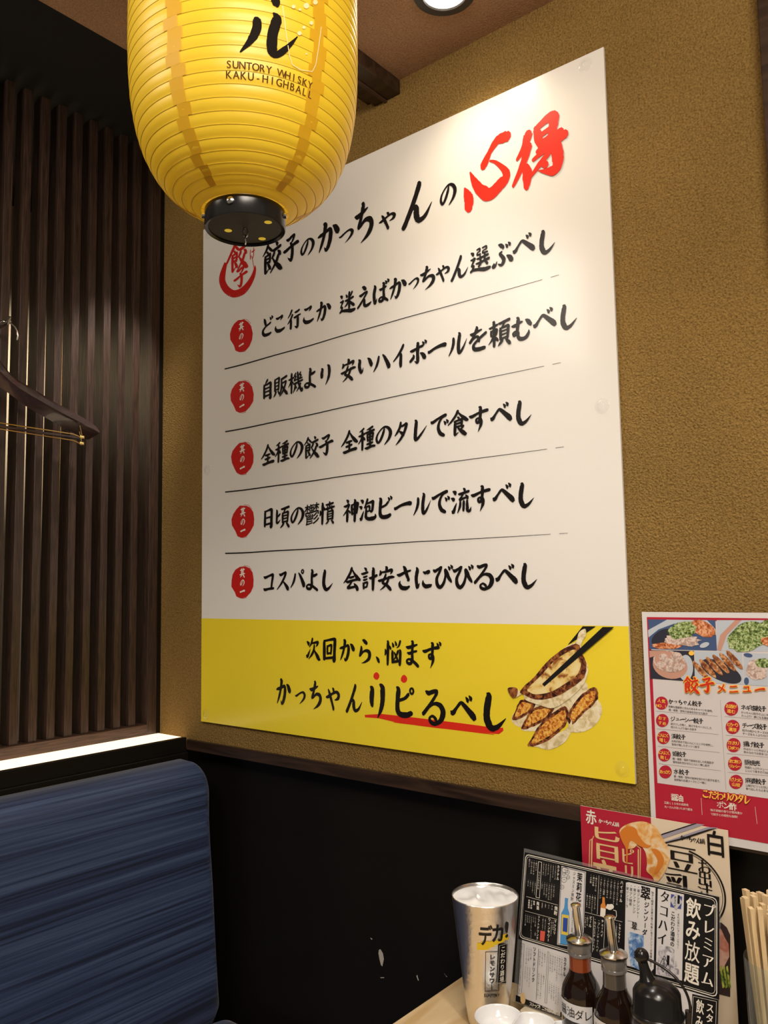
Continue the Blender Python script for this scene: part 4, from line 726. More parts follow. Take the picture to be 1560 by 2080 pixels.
for k_, (yy) in enumerate((265, 480, 692, 905)): rule.line(P8(195 + k_ * 13, yy), P8(950 + k_ * 12, yy + 62 + k_ * 8), .5)
for k_, (yy) in enumerate((330, 558, 782, 1008)): rule.line(P8(1035 + k_ * 13, yy), P8(1900, yy + 75), .5)
rule.line(P8(982, 130), P8(1050, 1222), .5)
cw = layer('menu_lettering', WM, M_CREAM, wm, .0009)
cw.h('醤油', P8(420, 1315), P8(490, 1325), .0100, 'bold'); cw.h('ポン酢', P8(980, 1405), P8(1135, 1430), .0098, 'bold')
for tx, x, yy, L in (('玉露１１０年の長野県', 310, 1380, 270), ('丸一さんの甘いたまり醤油', 315, 1430, 310), ('柚子胡椒の香りが風味豊か', 875, 1470, 360), ('で餃子との相性も抜群！', 880, 1520, 320)): cw.h(tx, P8(x, yy), P8(x + L, yy + L * .11), .0036, 'thin')
cw.line(P8(748, 1325), P8(760, 1530), .6); cw.line(P8(1405, 1430), P8(1430, 1640), .6)
kd = layer('menu_title', WM, M_MRED, wm, .0013); kd2 = layer('menu_title', WM, M_MYEL, wm, .0020)
for tgt, o_ in ((kd, ((-1, 0), (1, 0), (0, 1), (0, -1))), (kd2, ((0, 0),))):
    for dx, dy in o_:
        for i, ch in enumerate('こだわりのタレ'):
            a, b = WM.at(*P8(805 + i * 85, 1272 + i * 12)); put(tgt, ch, 'brush' if ch != 'だ' and ch != 'わ' else 'heavy', a + dx * .0008, b + dy * .0008, .0112, .0125)

# ================================================================== RED / WHITE HOTPOT FLYER leaning on the wainscot
FY = -.0085
FL = Flat((0, FY, 0), (1, 0, 0), (0, 0, 1)); fx0, fx1, fz0, fz1 = 1.0575, 1.2682, .7003, 1.0045
fl = thing('hotpot_flyer', 'half red half cream hotpot flyer standing behind the black drinks menu', 'flyer', (1.16, FY, .70))
bx('card', (fx0, FY, fz0), (fx1, FY + .0015, fz1), M_BEIGE, fl)
xm = FL.at(1322, 1660)[0]
layer('red_half', FL, M_MRED, fl, .0003).quad(fx0, fz0, xm, fz1)
def P9(x, y): return (1160 + x / 3.9, 1640 + y / 3.9)
wl = layer('flyer_lettering', FL, M_CREAM, fl, .0008); gl = layer('flyer_lettering', FL, M_GOLDINK, fl, .0008); bl = layer('flyer_lettering', FL, M_INK, fl, .0008)
def one(ly, ch, st, pxy, w, h, sf=FL):
    a, b = sf.at(*pxy); put(ly, ch, st, a, b, w, h, 0, 0, True)
one(wl, '赤', 'heavy', P9(160, 75), .0175, .022); wl.h('かっちゃん鍋', P9(235, 108), P9(365, 135), .0068, 'brush')
one(gl, '旨', 'mincho', P9(290, 295), .046, .050); one(gl, '辛', 'bold', P9(270, 548), .046, .050); one(gl, 'ピ', 'mincho', P9(455, 385), .022, .026); one(gl, 'リ', 'mincho', P9(462, 515), .020, .024)
gl.path([P9(180, 225), P9(175, 245), P9(150, 260), P9(145, 470)], 1.6); gl.path([P9(168, 250), P9(163, 470)], 2.6); gl.path([P9(520, 300), P9(552, 325), P9(548, 560)], 1.6); gl.path([P9(535, 330), P9(534, 560)], 2.6)
one(bl, '白', 'heavy', P9(1145, 285), .028, .035); bl.h('かっちゃん鍋', P9(885, 240), P9(1040, 268), .0075, 'brush')
one(bl, '豆', 'mincho', P9(880, 408), .044, .040); one(bl, '乳', 'mincho', P9(868, 640), .044, .042)
for ch, yy in (('お', 470), ('出', 565), ('汁', 655)): one(bl, ch, 'mincho', P9(1062, yy), .020, .021)
ring = []; cx, cy = FL.at(*P9(880, 640)); ra, rb = FL.at(*P9(1212, 640))[0] - cx, FL.at(*P9(960, 350))[1] - cy
for rr_, wd in ((1.0, .0022), (.955, .0008)):
    pr = None
    for i in range(40):
        t = math.radians(78 - i * 4); q = (cx + ra * rr_ * math.cos(t), cy + rb * rr_ * math.sin(t)); q2 = (cx + (ra * rr_ + wd) * math.cos(t), cy + (rb * rr_ + wd) * math.sin(t))
        if pr: bl.poly([pr[0], q, q2, pr[1]])
        pr = (q, q2)
sh = mat('print_grey', (.36, .33, .42), .4)
g2 = layer('printed_chopsticks', FL, sh, fl, .0006); g2.px([P9(700, 215), P9(975, 125), P9(1060, 135), P9(720, 250)]); g2.px([P9(660, 300), P9(1080, 155), P9(1170, 160), P9(900, 235), P9(665, 318)])
g3 = layer('printed_chopsticks', FL, M_BLACK, fl, .0010); g3.px([P9(715, 210), P9(975, 126), P9(1000, 126), P9(720, 218)]); g3.px([P9(655, 300), P9(880, 240), P9(1090, 172), P9(1165, 160), P9(900, 250), P9(660, 306)])
wrap = foodmat('print_dumpling', (.72, .30, .06), (.84, .50, .18), (.86, .70, .50), 70); g4 = layer('printed_dumplings', FL, wrap, fl, .0014)
g4.spx([P9(*q) for q in [(385, 190), (430, 140), (520, 112), (600, 115), (680, 160), (720, 230), (760, 300), (790, 370), (775, 440), (740, 520), (680, 590), (640, 540), (600, 500), (605, 440), (590, 350), (540, 290), (500, 320), (450, 325), (420, 290)]][::-1])
g6 = layer('printed_dumplings', FL, mat('print_sauce', (.70, .22, .03), .3), fl, .0018); g6.spx([P9(*q) for q in [(390, 200), (440, 150), (510, 160), (545, 230), (600, 290), (640, 300), (600, 320), (540, 300), (480, 260), (455, 320), (452, 420), (440, 440), (438, 330), (410, 270)]][::-1])
g6.spx([P9(*q) for q in [(640, 330), (700, 340), (740, 420), (700, 500), (660, 520), (690, 420)]][::-1])
# lower right picture: pot, leeks
g5 = layer('dish_photo', FL, mat('print_pot', (.05, .03, .03), .4), fl, .0006); g5.px([P9(*q) for q in [(1100, 1000), (1130, 915), (1190, 910), (1235, 950), (1262, 1010), (1262, 1500), (1180, 1480), (1100, 1440)]][::-1])
g7 = layer('dish_photo', FL, foodmat('print_meat', (.45, .12, .08), (.60, .28, .20), (.68, .42, .34), 60), fl, .0010); g7.px([P9(*q) for q in [(1100, 950), (1190, 960), (1225, 1040), (1250, 1080), (1255, 1180), (1200, 1290), (1100, 1300)]][::-1])
g8 = layer('dish_photo', FL, foodmat('print_green', (.06, .12, .03), (.30, .42, .05), (.55, .62, .12), 120), fl, .0014)
for x in (1180, 1205, 1230): g8.px([P9(*q) for q in [(x, 1260), (x + 14, 1250), (x + 40, 1420), (x + 22, 1430)]][::-1])

# ================================================================== DRINKS MENU (laminated, landscape, leaning back)
yaw, lean = -.0639, .1948; o0 = Vector((.9629, -.060, .7197)); SW, SH = .303 * .9873, .216 * .9873
ex = Vector((math.cos(yaw), math.sin(yaw), 0)); en = Vector((-math.sin(yaw), math.cos(yaw), 0)); eu = Vector((0, 0, math.cos(lean))) + en * math.sin(lean)
DM = Flat(o0, ex, eu)
dm = thing('drinks_menu', 'laminated black and white drinks menu leaning upright behind the sauce bottles', 'menu', o0)
def slab(fl_, a0, b0, a1, b1, l0, l1, name, m, parent, **k):
    mb = MB(); v = [fl_.w(a, b, l) for l in (l0, l1) for a, b in ((a0, b0), (a1, b0), (a1, b1), (a0, b1))]
    mb.add(v, [(0, 3, 2, 1), (4, 5, 6, 7), (0, 1, 5, 4), (1, 2, 6, 5), (2, 3, 7, 6), (3, 0, 4, 7)]); return mb.build(name, m, parent, **k)
M_LAM = glassy('laminate', (.93, .93, .92), .06, .10)
slab(DM, 0, 0, SW, SH, -.0010, -.0004, 'laminate', M_LAM, dm)
mg = .0085; e0 = DM.at(1073, 1733)
slab(DM, mg, .004, SW - .002, SH - .011, -.0004, .0002, 'paper', M_PAPER, dm)
def PA(x, y): return (1040 + x / 6, 1700 + y / 6)
def PB(x, y): return (1040 + x / 6, 1860 + y / 6)
def PC(x, y): return (1260 + x / 5.2, 1760 + y / 5.2)
L_ = DM.at(*PA(150, 200)); yb = DM.at(*PA(100, 1215))[1]; yt = SH - .0125
bk = layer('black_panel', DM, M_BLACK, dm, .0005); QC = [DM.at(1053.0, 1906.5), DM.at(1461.5, 2031), DM.at(1461.5, 1822), DM.at(1066.5, 1731)]
def Q(u, v):
    """point of the black panel, u to the right and v up, 0..1"""
    a, b, c, d = QC; return tuple((1 - v) * ((1 - u) * a[i] + u * b[i]) + v * ((1 - u) * d[i] + u * c[i]) for i in (0, 1))
bk.poly(QC)
wt = layer('menu_lettering', DM, M_CREAM, dm, .0012); bi = layer('menu_lettering', DM, M_INK, dm, .0012); 
def frame(ly, pts, wpx): ly.path(pts, wpx, closed=True)
# notched double frame
PWd, PHt = QC[1][0] - QC[0][0], QC[3][1] - QC[0][1]
def notch(o_, wd):
    a0, a1, b0, b1, k = .0025 + o_, PWd - .0030 - o_, .0025 + o_, PHt - .0025 - o_, .005
    pts = [(a0 + k, b0), (a1 - k, b0), (a1 - k * .3, b0 + k * .3), (a1, b0 + k), (a1, b1 - k), (a1 - k * .3, b1 - k * .3), (a1 - k, b1), (a0 + k, b1), (a0 + k * .3, b1 - k * .3), (a0, b1 - k), (a0, b0 + k), (a0 + k * .3, b0 + k * .3)]
    pts = [Q(p[0] / PWd, p[1] / PHt) for p in pts]
    for p, q in zip(pts, pts[1:] + pts[:1]):
        dx, dy = q[0] - p[0], q[1] - p[1]; l = math.hypot(dx, dy); nx, ny = -dy / l * wd / 2, dx / l * wd / 2
        wt.poly([(p[0] + nx, p[1] + ny), (p[0] - nx, p[1] - ny), (q[0] - nx, q[1] - ny), (q[0] + nx, q[1] + ny)])
notch(0, .0011); notch(.0022, .0005)
wt.v('プレミアム', PC(945, 375), PC(920, 1275), 'mincho', .95, .85); wt.v('飲み放題', PC(780, 330), PC(755, 1245), 'bold', .98, .80)
# takohai panel
def wpan(pts): layer('white_panel', DM, M_PAPER, dm, .0008).px(pts[::-1])
wpan([PC(398, 232), PC(675, 295), PC(655, 1205), PC(378, 1140)]); wpan([PC(62, 170), PC(90, 165), PC(375, 225), PC(355, 1080), PC(330, 1110), PC(45, 1040)])
bi.v('タコハイ', PC(480, 250), PC(440, 835), 'mincho', .95, .85); bi.v('こだわり酒場の', PC(562, 470), PC(552, 845), 'bold'); bi.v('それは味わいプレーンサワー', PC(618, 495), PC(612, 870), 'thin')
dia = layer('print_mark', DM, mat('print_indigo', (.06, .08, .30), .4), dm, .0012); dia.px([PC(540, 290), PC(658, 318), PC(645, 450), PC(532, 425)][::-1])
d2 = layer('print_mark', DM, mat('print_silver', (.55, .55, .58), .4), dm, .0015); d2.px([PC(597, 280), PC(660, 375), PC(592, 458), (PC(530, 355))][::-1])
d3 = layer('print_mark', DM, M_INK, dm, .0018); d3.px([PC(612, 300), PC(635, 305), PC(632, 395), PC(608, 390)][::-1]); d3.v('タコハイ', PC(585, 310), PC(580, 430), 'heavy')
gls = foodmat('print_glass', (.25, .23, .26), (.50, .48, .52), (.72, .70, .73), 150); g9 = layer('print_glass', DM, gls, dm, .0012)
g9.px([PC(410, 850), PC(440, 830), PC(540, 850), PC(575, 880), PC(565, 1170), PC(390, 1130)][::-1]); g9.px([PC(580, 1000), PC(600, 1000), PC(605, 1060), PC(625, 1090), PC(620, 1195), PC(570, 1180)][::-1])
d3.path([PC(470, 940), PC(505, 1020), PC(460, 1115), PC(425, 1030)], 1.0, True); d3.v('タコハイ', PC(468, 965), PC(462, 1095), 'heavy'); d3.px([PC(500, 935), PC(525, 940), PC(522, 1040), PC(497, 1035)][::-1])
# sui gin panel
one(bi, '翠', 'heavy', PC(270, 285), .0155, .0185, DM); bi.v('ジンソーダ', PC(285, 370), PC(258, 730), 'bold', .95, .9)
for tx, x, y1 in (('・翠ジンジンジャー', 198, 545), ('・翠ジンオレンジ', 158, 495), ('・翠ジン緑茶', 120, 415), ('・翠ジンコーラ', 82, 435)): bi.v(tx, PC(x, 200 + (198 - x) * -.2), PC(x - 10, y1), 'thin', .95)
bi.v('柚子と緑茶と生姜の香り和食に合うジンソーダ食事に合う', PC(345, 260), PC(325, 1060), 'thin', .95)
g10 = layer('print_glass', DM, foodmat('print_ice', (.08, .18, .42), (.30, .45, .68), (.70, .78, .85), 110), dm, .0012)
g10.px([PC(82, 700), (PC(110, 690)), PC(250, 730), PC(255, 770), PC(235, 1085), PC(210, 1095), PC(110, 1045)][::-1]); one(d3, '翠', 'hand', PC(175, 945), .0085, .0105, DM); one(d3, '翠', 'hand', PC(155, 630), .0085, .0105, DM); bi.line(PC(80, 570), PC(175, 592), .5); bi.line(PC(110, 645), PC(210, 670), .5)
# left part
wpan([PA(606, 352), PA(905, 425), PA(868, 1360), PA(552, 1310)])
bi.path([PA(615, 365), PA(895, 432), PA(860, 1345), PA(563, 1298)], .8, True)
bi.v('茉莉花', PA(835, 430), PA(812, 790), 'heavy', .95, .72); bi.v('ジャスミン焼酎', PA(768, 420), PA(735, 780), 'thin', .95, .8); bi.v('茉莉花ジャスミン茶割', PA(745, 900), PA(735, 1160), 'thin')
for (x, yy, r) in ((650, 400, 38), (680, 430, 26), (640, 520, 34), (690, 490, 22), (615, 610, 26), (640, 450, 20)):
    p = [PA(x + r * math.cos(t * math.pi / 4), yy + r * math.sin(t * math.pi / 4)) for t in range(8)]; bi.path(p, .5, True); bi.path([PA(x - r * .5, yy), PA(x + r * .5, yy)], .5)
b1_ = layer('print_bottle', DM, mat('print_skyblue', (.08, .30, .62), .35), dm, .0012)
b1_.px([PA(650, 740), PA(690, 748), PA(684, 800), PA(686, 870), PA(705, 930), PA(695, 1320), PA(592, 1300), PA(605, 930), PA(640, 865), PA(648, 800)][::-1])
b2_ = layer('print_bottle', DM, mat('print_bottle_label', (.78, .58, .08), .35), dm, .0015); b2_.px([PA(615, 940), PA(700, 955), PA(690, 1200), PA(605, 1185)][::-1])
b3_ = layer('print_bottle', DM, mat('print_royal', (.03, .08, .40), .35), dm, .0018); b3_.px([PA(632, 980), PA(688, 990), PA(680, 1160), PA(625, 1145)][::-1])
def cols(ly, txts, x0, y0, x1, y1, L, st='thin'):
    """several vertical columns, from (x0,y0) stepping to (x1,y1), length L in zoom units"""
    n = len(txts)
    for i, t in enumerate(txts):
        f = i / max(1, n - 1); x = x0 + (x1 - x0) * f; y = y0 + (y1 - y0) * f; l = L * len(t) / max(len(q) for q in txts); ly.v(t, PA(x, y), PA(x - l * .06, y + l), st, .95)
wt.v('カクテル', PA(572, 340), PA(562, 530), 'bold', .95, .8)
cols(wt, ['・ウォッカトニック', '・モスコミュール', '・スクリュードライバー', '・カシスソーダ', '・カシスオレンジ', '・カシスウーロン'], 540, 335, 395, 300, 230); cols(wt, ['・ピーチフィズ', '・ピーチジンジャー', '・ファジーネーブル', '・ピーチウーロン', '・ジントニック', '・レゲイ'], 520, 570, 375, 540, 210)
cols(wt, ['・赤ワイン', '・カリモーチョ', '・カーディナル', '白ワイン'], 305, 285, 220, 265, 180); cols(wt, ['・スプリッツァー', '・オペレーター', '・キティ', '・キール'], 290, 540, 205, 515, 170)
frame(wt, [PA(328, 300), PA(368, 308), PA(340, 745), PA(298, 735)], .8); wt.v('ワインカクテル', PA(338, 420), PA(322, 640), 'thin', .95)
wt.line(PA(180, 725), PA(565, 830), .6); wt.line(PA(165, 900), PA(555, 1005), .6)
wt.v('焼酎', PA(545, 840), PA(535, 955), 'heavy', .95, .9); wt.v('梅酒', PA(322, 785), PA(318, 890), 'heavy', .95, .85); cols(wt, ['芋・麦', 'ロック', '水割り', 'お湯割り'], 495, 835, 375, 800, 70); cols(wt, ['梅酒', 'ソーダ割', '南高梅酒'], 275, 775, 215, 760, 110, 'bold')
wt.v('マッコリ', PA(535, 1005), PA(520, 1190), 'bold', .95, .8); wt.v('ワインサワー', PA(462, 985), PA(445, 1280), 'bold', .95, .8); wt.v('ソフトドリンク', PA(335, 955), PA(312, 1255), 'bold', .95, .8)
cols(wt, ['・マッコリ', '・マッコリサワー'], 510, 1010, 490, 1010, 200); cols(wt, ['・赤ワインサワー', '・白ワインサワー'], 415, 985, 385, 975, 160); cols(wt, ['・ウーロン茶', '・コーラ', '・ジンジャーエール', '・オレンジ', '・カルピス', '・ジャスミン茶'], 295, 960, 175, 925, 200); cols(wt, ['・緑茶', '・トニック'], 290, 1150, 240, 1140, 90)
g11 = layer('print_glass', DM, mat('print_pinkred', (.75, .12, .08), .35), dm, .0012); g11.px([PA(352, 1140), PA(410, 1150), PA(398, 1272), PA(345, 1262)][::-1])
wt.v('ハイボール', PA(1345, 530), PA(1330, 800), 'bold', .95, .8)
cols(wt, ['・ジムビームハイボール', '・ジムビームジンジャー', '・ジムビームコーク', '・ジムビームライム', '・ジムビーム緑茶', '・ジムビームオレンジ'], 1300, 530, 1095, 480, 300)
cols(wt, ['・角ハイボール', '・濃いめ角', '・メガ角'], 1035, 465, 970, 450, 200); cols(wt, ['・角ハイコーク', '・角ハイジンジャー', '・角ハイライム', '・角ハイレモン'], 1020, 705, 925, 680, 230)
wt.line(PA(1065, 470), PA(1045, 940), .6); wt.line(PA(895, 915), PA(1350, 1035), .6); wt.v('ビール', PA(968, 960), PA(955, 1105), 'bold', .95, .85); wt.v('チューハイ', PA(1110, 1005), PA(1098, 1220), 'bold', .95, .85); wt.v('レモンサワー', PA(1322, 1050), PA(1305, 1290), 'bold', .95, .8)
cols(wt, ['・生ビール', '・ハイボール'], 930, 950, 905, 945, 160); cols(wt, ['・プレーンチューハイ', '・カルピスチューハイ'], 1065, 1000, 1020, 985, 400); cols(wt, ['・こだわり酒場の', '・レモンサワー'], 1282, 1045, 1255, 1040, 190)
wt.line(PA(1140, 1000), PA(1120, 1400), .6); wt.line(PA(1000, 970), PA(985, 1400), .6)
jb = layer('print_bottle', DM, mat('print_whisky', (.70, .25, .05), .35), dm, .0012); jb.px([PA(1108, 730), PA(1135, 735), PA(1138, 800), PA(1150, 850), PA(1140, 990), PA(1080, 965), PA(1085, 830), PA(1105, 800)][::-1])
jw = layer('print_bottle', DM, M_CREAM, dm, .0015); jw.px([PA(1088, 860), PA(1148, 875), PA(1140, 985), PA(1080, 960)][::-1]); jw.blob(*PA(1200, 850), 8, 6, rag=.15); jw.path([PA(1240, 890), PA(1275, 900), PA(1280, 960), PA(1262, 1000), PA(1235, 995)], 1.2)
# lower white half
bi.v('ソフトドリンク', PB(283, 375), PB(262, 810), 'bold', .95, .8); bi.v('カクテル', PB(655, 500), PB(640, 740), 'bold', .95, .8)
def colsB(ly, txts, x0, y0, x1, y1, L, st='thin'):
    n = len(txts)
    for i, t in enumerate(txts):
        f = i / max(1, n - 1); x = x0 + (x1 - x0) * f; y = y0 + (y1 - y0) * f; l = L * len(t) / max(len(q) for q in txts); ly.v(t, PB(x, y), PB(x - l * .05, y + l), st, .95)
colsB(bi, ['・ウォッカソーダ', '・モスコミュール', '・スクリュードライバー', '・カシスソーダ', '・カシスオレンジ', '・カシスウーロン'], 615, 490, 480, 440, 330)
colsB(bi, ['・ピーチジンジャー', '・ファジーネーブル', '・ピーチウーロン', '・シャンディガフ', '・レッドアイ'], 575, 850, 465, 790, 240)
colsB(bi, ['・白ワイン', '・カリモーチョ', '・カーディナル'], 408, 430, 350, 400, 200); colsB(bi, ['・赤ワイン', '・スプリッツァー・キティ', '・オペレーター・キール'], 395, 700, 335, 670, 330)
colsB(bi, ['・ウーロン茶', '・ジャスミン茶', '・ジンジャーエール'], 240, 380, 190, 360, 230); colsB(bi, ['・カルピスソーダ・コーラ', '・オレンジジュース', '・アイスコーヒー'], 225, 610, 170, 600, 260)
bi.line(PB(330, 400), PB(300, 1025), .7); bi.path([PB(440, 435), PB(458, 440), PB(428, 1065), PB(405, 1058)], .5, True); bi.path([PB(105, 330), PB(155, 345), PB(122, 950), PB(72, 938)], .5, True); bi.v('お酒は二十歳になってから運転する方への提供はお断りします', PB(128, 350), PB(98, 930), 'thin', .95)
bk.px([PB(50, 965), PB(585, 1185), PB(610, 1160), PB(1100, 1360), PB(1100, 1440), PB(600, 1235), PB(45, 1040)][::-1])
wt.h('ストップ！二十歳未満飲酒', PB(235, 1075), PB(575, 1192), .0056, 'bold')
hd = layer('print_hand', DM, M_GOLDINK, dm, .0016); hd.px([PB(110, 970), PB(118, 940), PB(128, 935), PB(140, 940), PB(150, 935), PB(160, 950), PB(166, 990), PB(172, 1030), PB(160, 1070), PB(130, 1072), PB(112, 1040)][::-1])
# second black panel lower right
bk.px([PC(762, 1345), PC(1040, 1410), PC(1030, 1740), PC(745, 1690)][::-1]); wt.path([PC(775, 1370), PC(1020, 1425), PC(1010, 1720), PC(758, 1670)], .7, True)
wt.v('スタンダード', PC(955, 1440), PC(925, 2100), 'heavy', .95, .9); wt.v('飲み放題', PC(850, 1400), PC(820, 2050), 'heavy', .95, .62)
# small wooden stand that the menu leans in
bx('stand', (.982, -.074, .7003), (1.262, -.030, .7195), mat('stand_cream', (.72, .62, .45), .5), dm, .002)

# ================================================================== LANTERN
LX, LY_ = .9655, -.5775
CP = [(1.7490, .0450), (1.7535, .0560), (1.7650, .0760), (1.7780, .0898), (1.7935, .1012), (1.8140, .1112), (1.8370, .1180), (1.8650, .1228), (1.8950, .1252), (1.9300, .1262), (2.04, .1262), (2.08, .1245), (2.11, .117), (2.135, .102), (2.15, .080), (2.158, .050)]
DZ = -.0065
CP = [(z + DZ, r) for z, r in CP]
def lr(z):
    if z <= CP[0][0]: return CP[0][1]
    for (z0, r0), (z1, r1) in zip(CP, CP[1:]):
        if z <= z1: t = (z - z0) / (z1 - z0); return r0 + (r1 - r0) * t
    return CP[-1][1]
def lrs(z): return (lr(z - .004) + 2 * lr(z) + lr(z + .004)) / 4
la = thing('paper_lantern', 'yellow ribbed paper lantern with black lettering hanging above the bench corner', 'lantern', (LX, LY_, 1.73))
def lantern_mat():
    m = bpy.data.materials.new('yellow_lantern_vinyl'); nt, b = nodes(m); N = nt.nodes; L = nt.links
    b.inputs['Base Color'].default_value = (.80, .58, .035, 1); b.inputs['Roughness'].default_value = .40; b.inputs['Coat Weight'].default_value = .06; b.inputs['Coat Roughness'].default_value = .15
    tc = N.new('ShaderNodeTexCoord'); n = N.new('ShaderNodeTexNoise'); n.inputs['Scale'].default_value = 22; n.inputs['Detail'].default_value = 2; L.new(tc.outputs['Object'], n.inputs['Vector'])
    bp = N.new('ShaderNodeBump'); bp.inputs['Strength'].default_value = .25; bp.inputs['Distance'].default_value = .004; L.new(n.outputs['Fac'], bp.inputs['Height']); L.new(bp.outputs[0], b.inputs['Normal'])
    out = N['Material Output']; tr = N.new('ShaderNodeBsdfTranslucent'); tr.inputs[0].default_value = (.92, .70, .06, 1); mx = N.new('ShaderNodeMixShader'); mx.inputs[0].default_value = .30
    L.new(b.outputs[0], mx.inputs[1]); L.new(tr.outputs[0], mx.inputs[2]); L.new(mx.outputs[0], out.inputs[0]); return m
prof = []; ribs = []; s_ = 0; z = 1.7490 + DZ; pz, prr = z, lrs(z); acc = 0; HP = .0118; pts = []
while z < 2.158 + DZ:
    z += .0002; r = lrs(z); acc += math.hypot(r - prr, z - pz); pz, prr = z, r; pts.append((acc, z, r))
tot = acc; nr = int(tot / HP); idx = 0
for i in range(nr * 6 + 1):
    t = i / (nr * 6) * tot
    while idx < len(pts) - 1 and pts[idx][0] < t: idx += 1
    _, z, r = pts[idx]; ph = (i % 6) / 6; bulge = -.0007 * (1 - math.sin(math.pi * ph)) if True else 0
    a, bq = pts[max(idx - 20, 0)], pts[min(idx + 20, len(pts) - 1)]; tz, trr = bq[1] - a[1], bq[2] - a[2]; l = math.hypot(tz, trr)
    prof.append((r + bulge * tz / l, z - 0 - bulge * trr / l))
    if i % 6 == 0: ribs.append((r, z))
M_LANT = lantern_mat()
MB().lathe(prof, (LX, LY_, 0), 96).build('shade', M_LANT, la, smooth=True, sharp=180)
rm = MB(); seg = 96
for r, z in ribs[1:-1]:
    rm.tube([(LX + (r - .0006) * math.cos(2 * math.pi * i / seg), LY_ + (r - .0006) * math.sin(2 * math.pi * i / seg), z) for i in range(seg + 1)], .00045, 5, cap=False)
rm.build('ribs', mat('rib_wire', (.60, .40, .03), .4), la, smooth=True, kind='stuff')
# vertical paper seams
def seam_mat():
    m = M_LANT.copy(); m.name = 'paper_seam'; b = m.node_tree.nodes['Principled BSDF']; b.inputs['Base Color'].default_value = (.70, .43, .02, 1)
    for n in m.node_tree.nodes:
        if n.type == 'BSDF_TRANSLUCENT': n.inputs[0].default_value = (.80, .48, .03, 1)
    return m
sm = seam_mat()
for th in (-75, -5, 65, 135, 205):
    sms = MB()
    for k_ in range(len(ribs) - 3):
        z0, z1 = ribs[k_ + 1][1], ribs[k_ + 2][1]; j0 = .025 * math.sin(k_ * 2.3); q = []
        for zz, u in ((z0, 0), (z0, 1), (z1, 1), (z1, 0)):
            t = math.radians(th) + j0 + (u - .5) * .14; rr2 = lrs(zz) + .0004; q.append((LX + rr2 * math.cos(t), LY_ + rr2 * math.sin(t), zz))
        sms.add(q, [(0, 1, 2, 3)])
    sms.build('seam', sm, la)
bulb = bpy.data.lights.new('lantern_bulb', 'POINT'); bulb.energy = 0.26; bulb.color = (1, .92, .74); bulb.shadow_soft_size = .03; bo_ = bpy.data.objects.new('lantern_bulb', bulb); bo_.location = (LX, LY_, 1.93); COL.objects.link(bo_)
# bottom ring
m = MB(); m.lathe([(.0400, 1.7260), (.0432, 1.7245), (.0440, 1.7257), (.0440, 1.7443), (.0428, 1.7455), (.0395, 1.7455), (.0395, 1.7265)], (LX, LY_, 0), 56); m.build('bottom_ring', M_BLKPLASTIC, la, smooth=True)
m = MB(); m.lathe([(.0004, 1.7270), (.0405, 1.7270)], (LX, LY_, 0), 56); m.lathe([(.0404, 1.7310), (.0004, 1.7310)], (LX, LY_, 0), 56); m.build('bottom_disc', mat('ring_disc', (.035, .031, .029), .5), la)
holem = mat('hole_yellow', (.80, .60, .05), .5, emit=(.9, .62, .05), estr=.35)
for dx, dy in ((-.018, -.009), (-.006, .030), (.030, .006)):
    m = MB(); m.lathe([(.0003, 1.7266), (.0042, 1.7266)], (LX + dx, LY_ + dy, 0), 16); m.build('vent_hole', holem, la)
fd = Vector((CAM.x - LX, CAM.y - LY_, 0)).normalized(); sd = Vector((-fd.y, fd.x, 0)); dr = (fd * math.cos(.35) - sd * math.sin(.35))
m = MB(); q = Vector((LX, LY_, 1.7372)) + dr * .0437; m.tube([q, q + dr * .0022], .0040, 16); m.tube([q + dr * .0022, q + dr * .0035], [.0040, .0022], 16); m.build('screw', M_STEEL, la, smooth=True)
for ang in (1.25, -1.5):
    m = MB(); dd = fd * math.cos(ang) + sd * math.sin(ang); q = Vector((LX, LY_, 1.7372)) + dd * .0437; m.tube([q, q + dd * .003], .0032, 12); m.build('screw', M_STEEL, la)
m = MB()   # small chain under the ring
for i, zz in enumerate((1.7220, 1.7140)):
    u = sd if i % 2 == 0 else fd; m.tube([Vector((LX, LY_, zz)) + u * .0026 * math.cos(t * math.pi / 6) + Vector((0, 0, .0052)) * math.sin(t * math.pi / 6) for t in range(13)], .0009, 6, cap=False)
m.build('chain', M_STEEL, la, smooth=True)
m = MB(); m.lathe([(.0440, 2.1495), (.0460, 2.1505), (.0460, 2.1795), (.0020, 2.1795)], (LX, LY_, 0), 40); m.build('top_ring', M_BLKPLASTIC, la, smooth=True)
MB().tube([(LX, LY_, 2.1795), (LX, LY_, CZ)], .003, 8).build('cord', M_BLKPLASTIC, la)
LS = Round(LX, LY_, lambda z: lrs(z) + .0001, .1265)
ll = layer('lantern_lettering', LS, mat('lantern_ink', (.010, .007, .005), .8, spec=.1), la, .0002); lb = layer('lantern_lettering', LS, mat('lantern_brown_ink', (.09, .035, .008), .8, spec=.1), la, .0002)
a, b = LS.at(548, 69); put(ll, 'ル', 'brush', a, b, .066, .050)
a, b = LS.at(550, 5); put(ll, 'ー', 'brush', a - .002, b + .025, .062, .050, -math.pi / 2 + .15); put(ll, 'ボ', 'brush', a, b + .085, .066, .060)
lb.h('SUNTORY WHISKY', (465, 130), (630, 172), .0098, 'serif', 1.0); lb.h('KAKU-HIGHBALL', (465, 151), (630, 192), .0098, 'serif', 1.0)
pk = layer('mug_outline', LS, mat('lantern_pale_ink', (.82, .62, .32), .4), la, .0002)
pk.path([(574, 12), (580, 60), (588, 115), (594, 132), (610, 142), (634, 146), (641, 132), (647, 95), (652, 55)], 1.6)
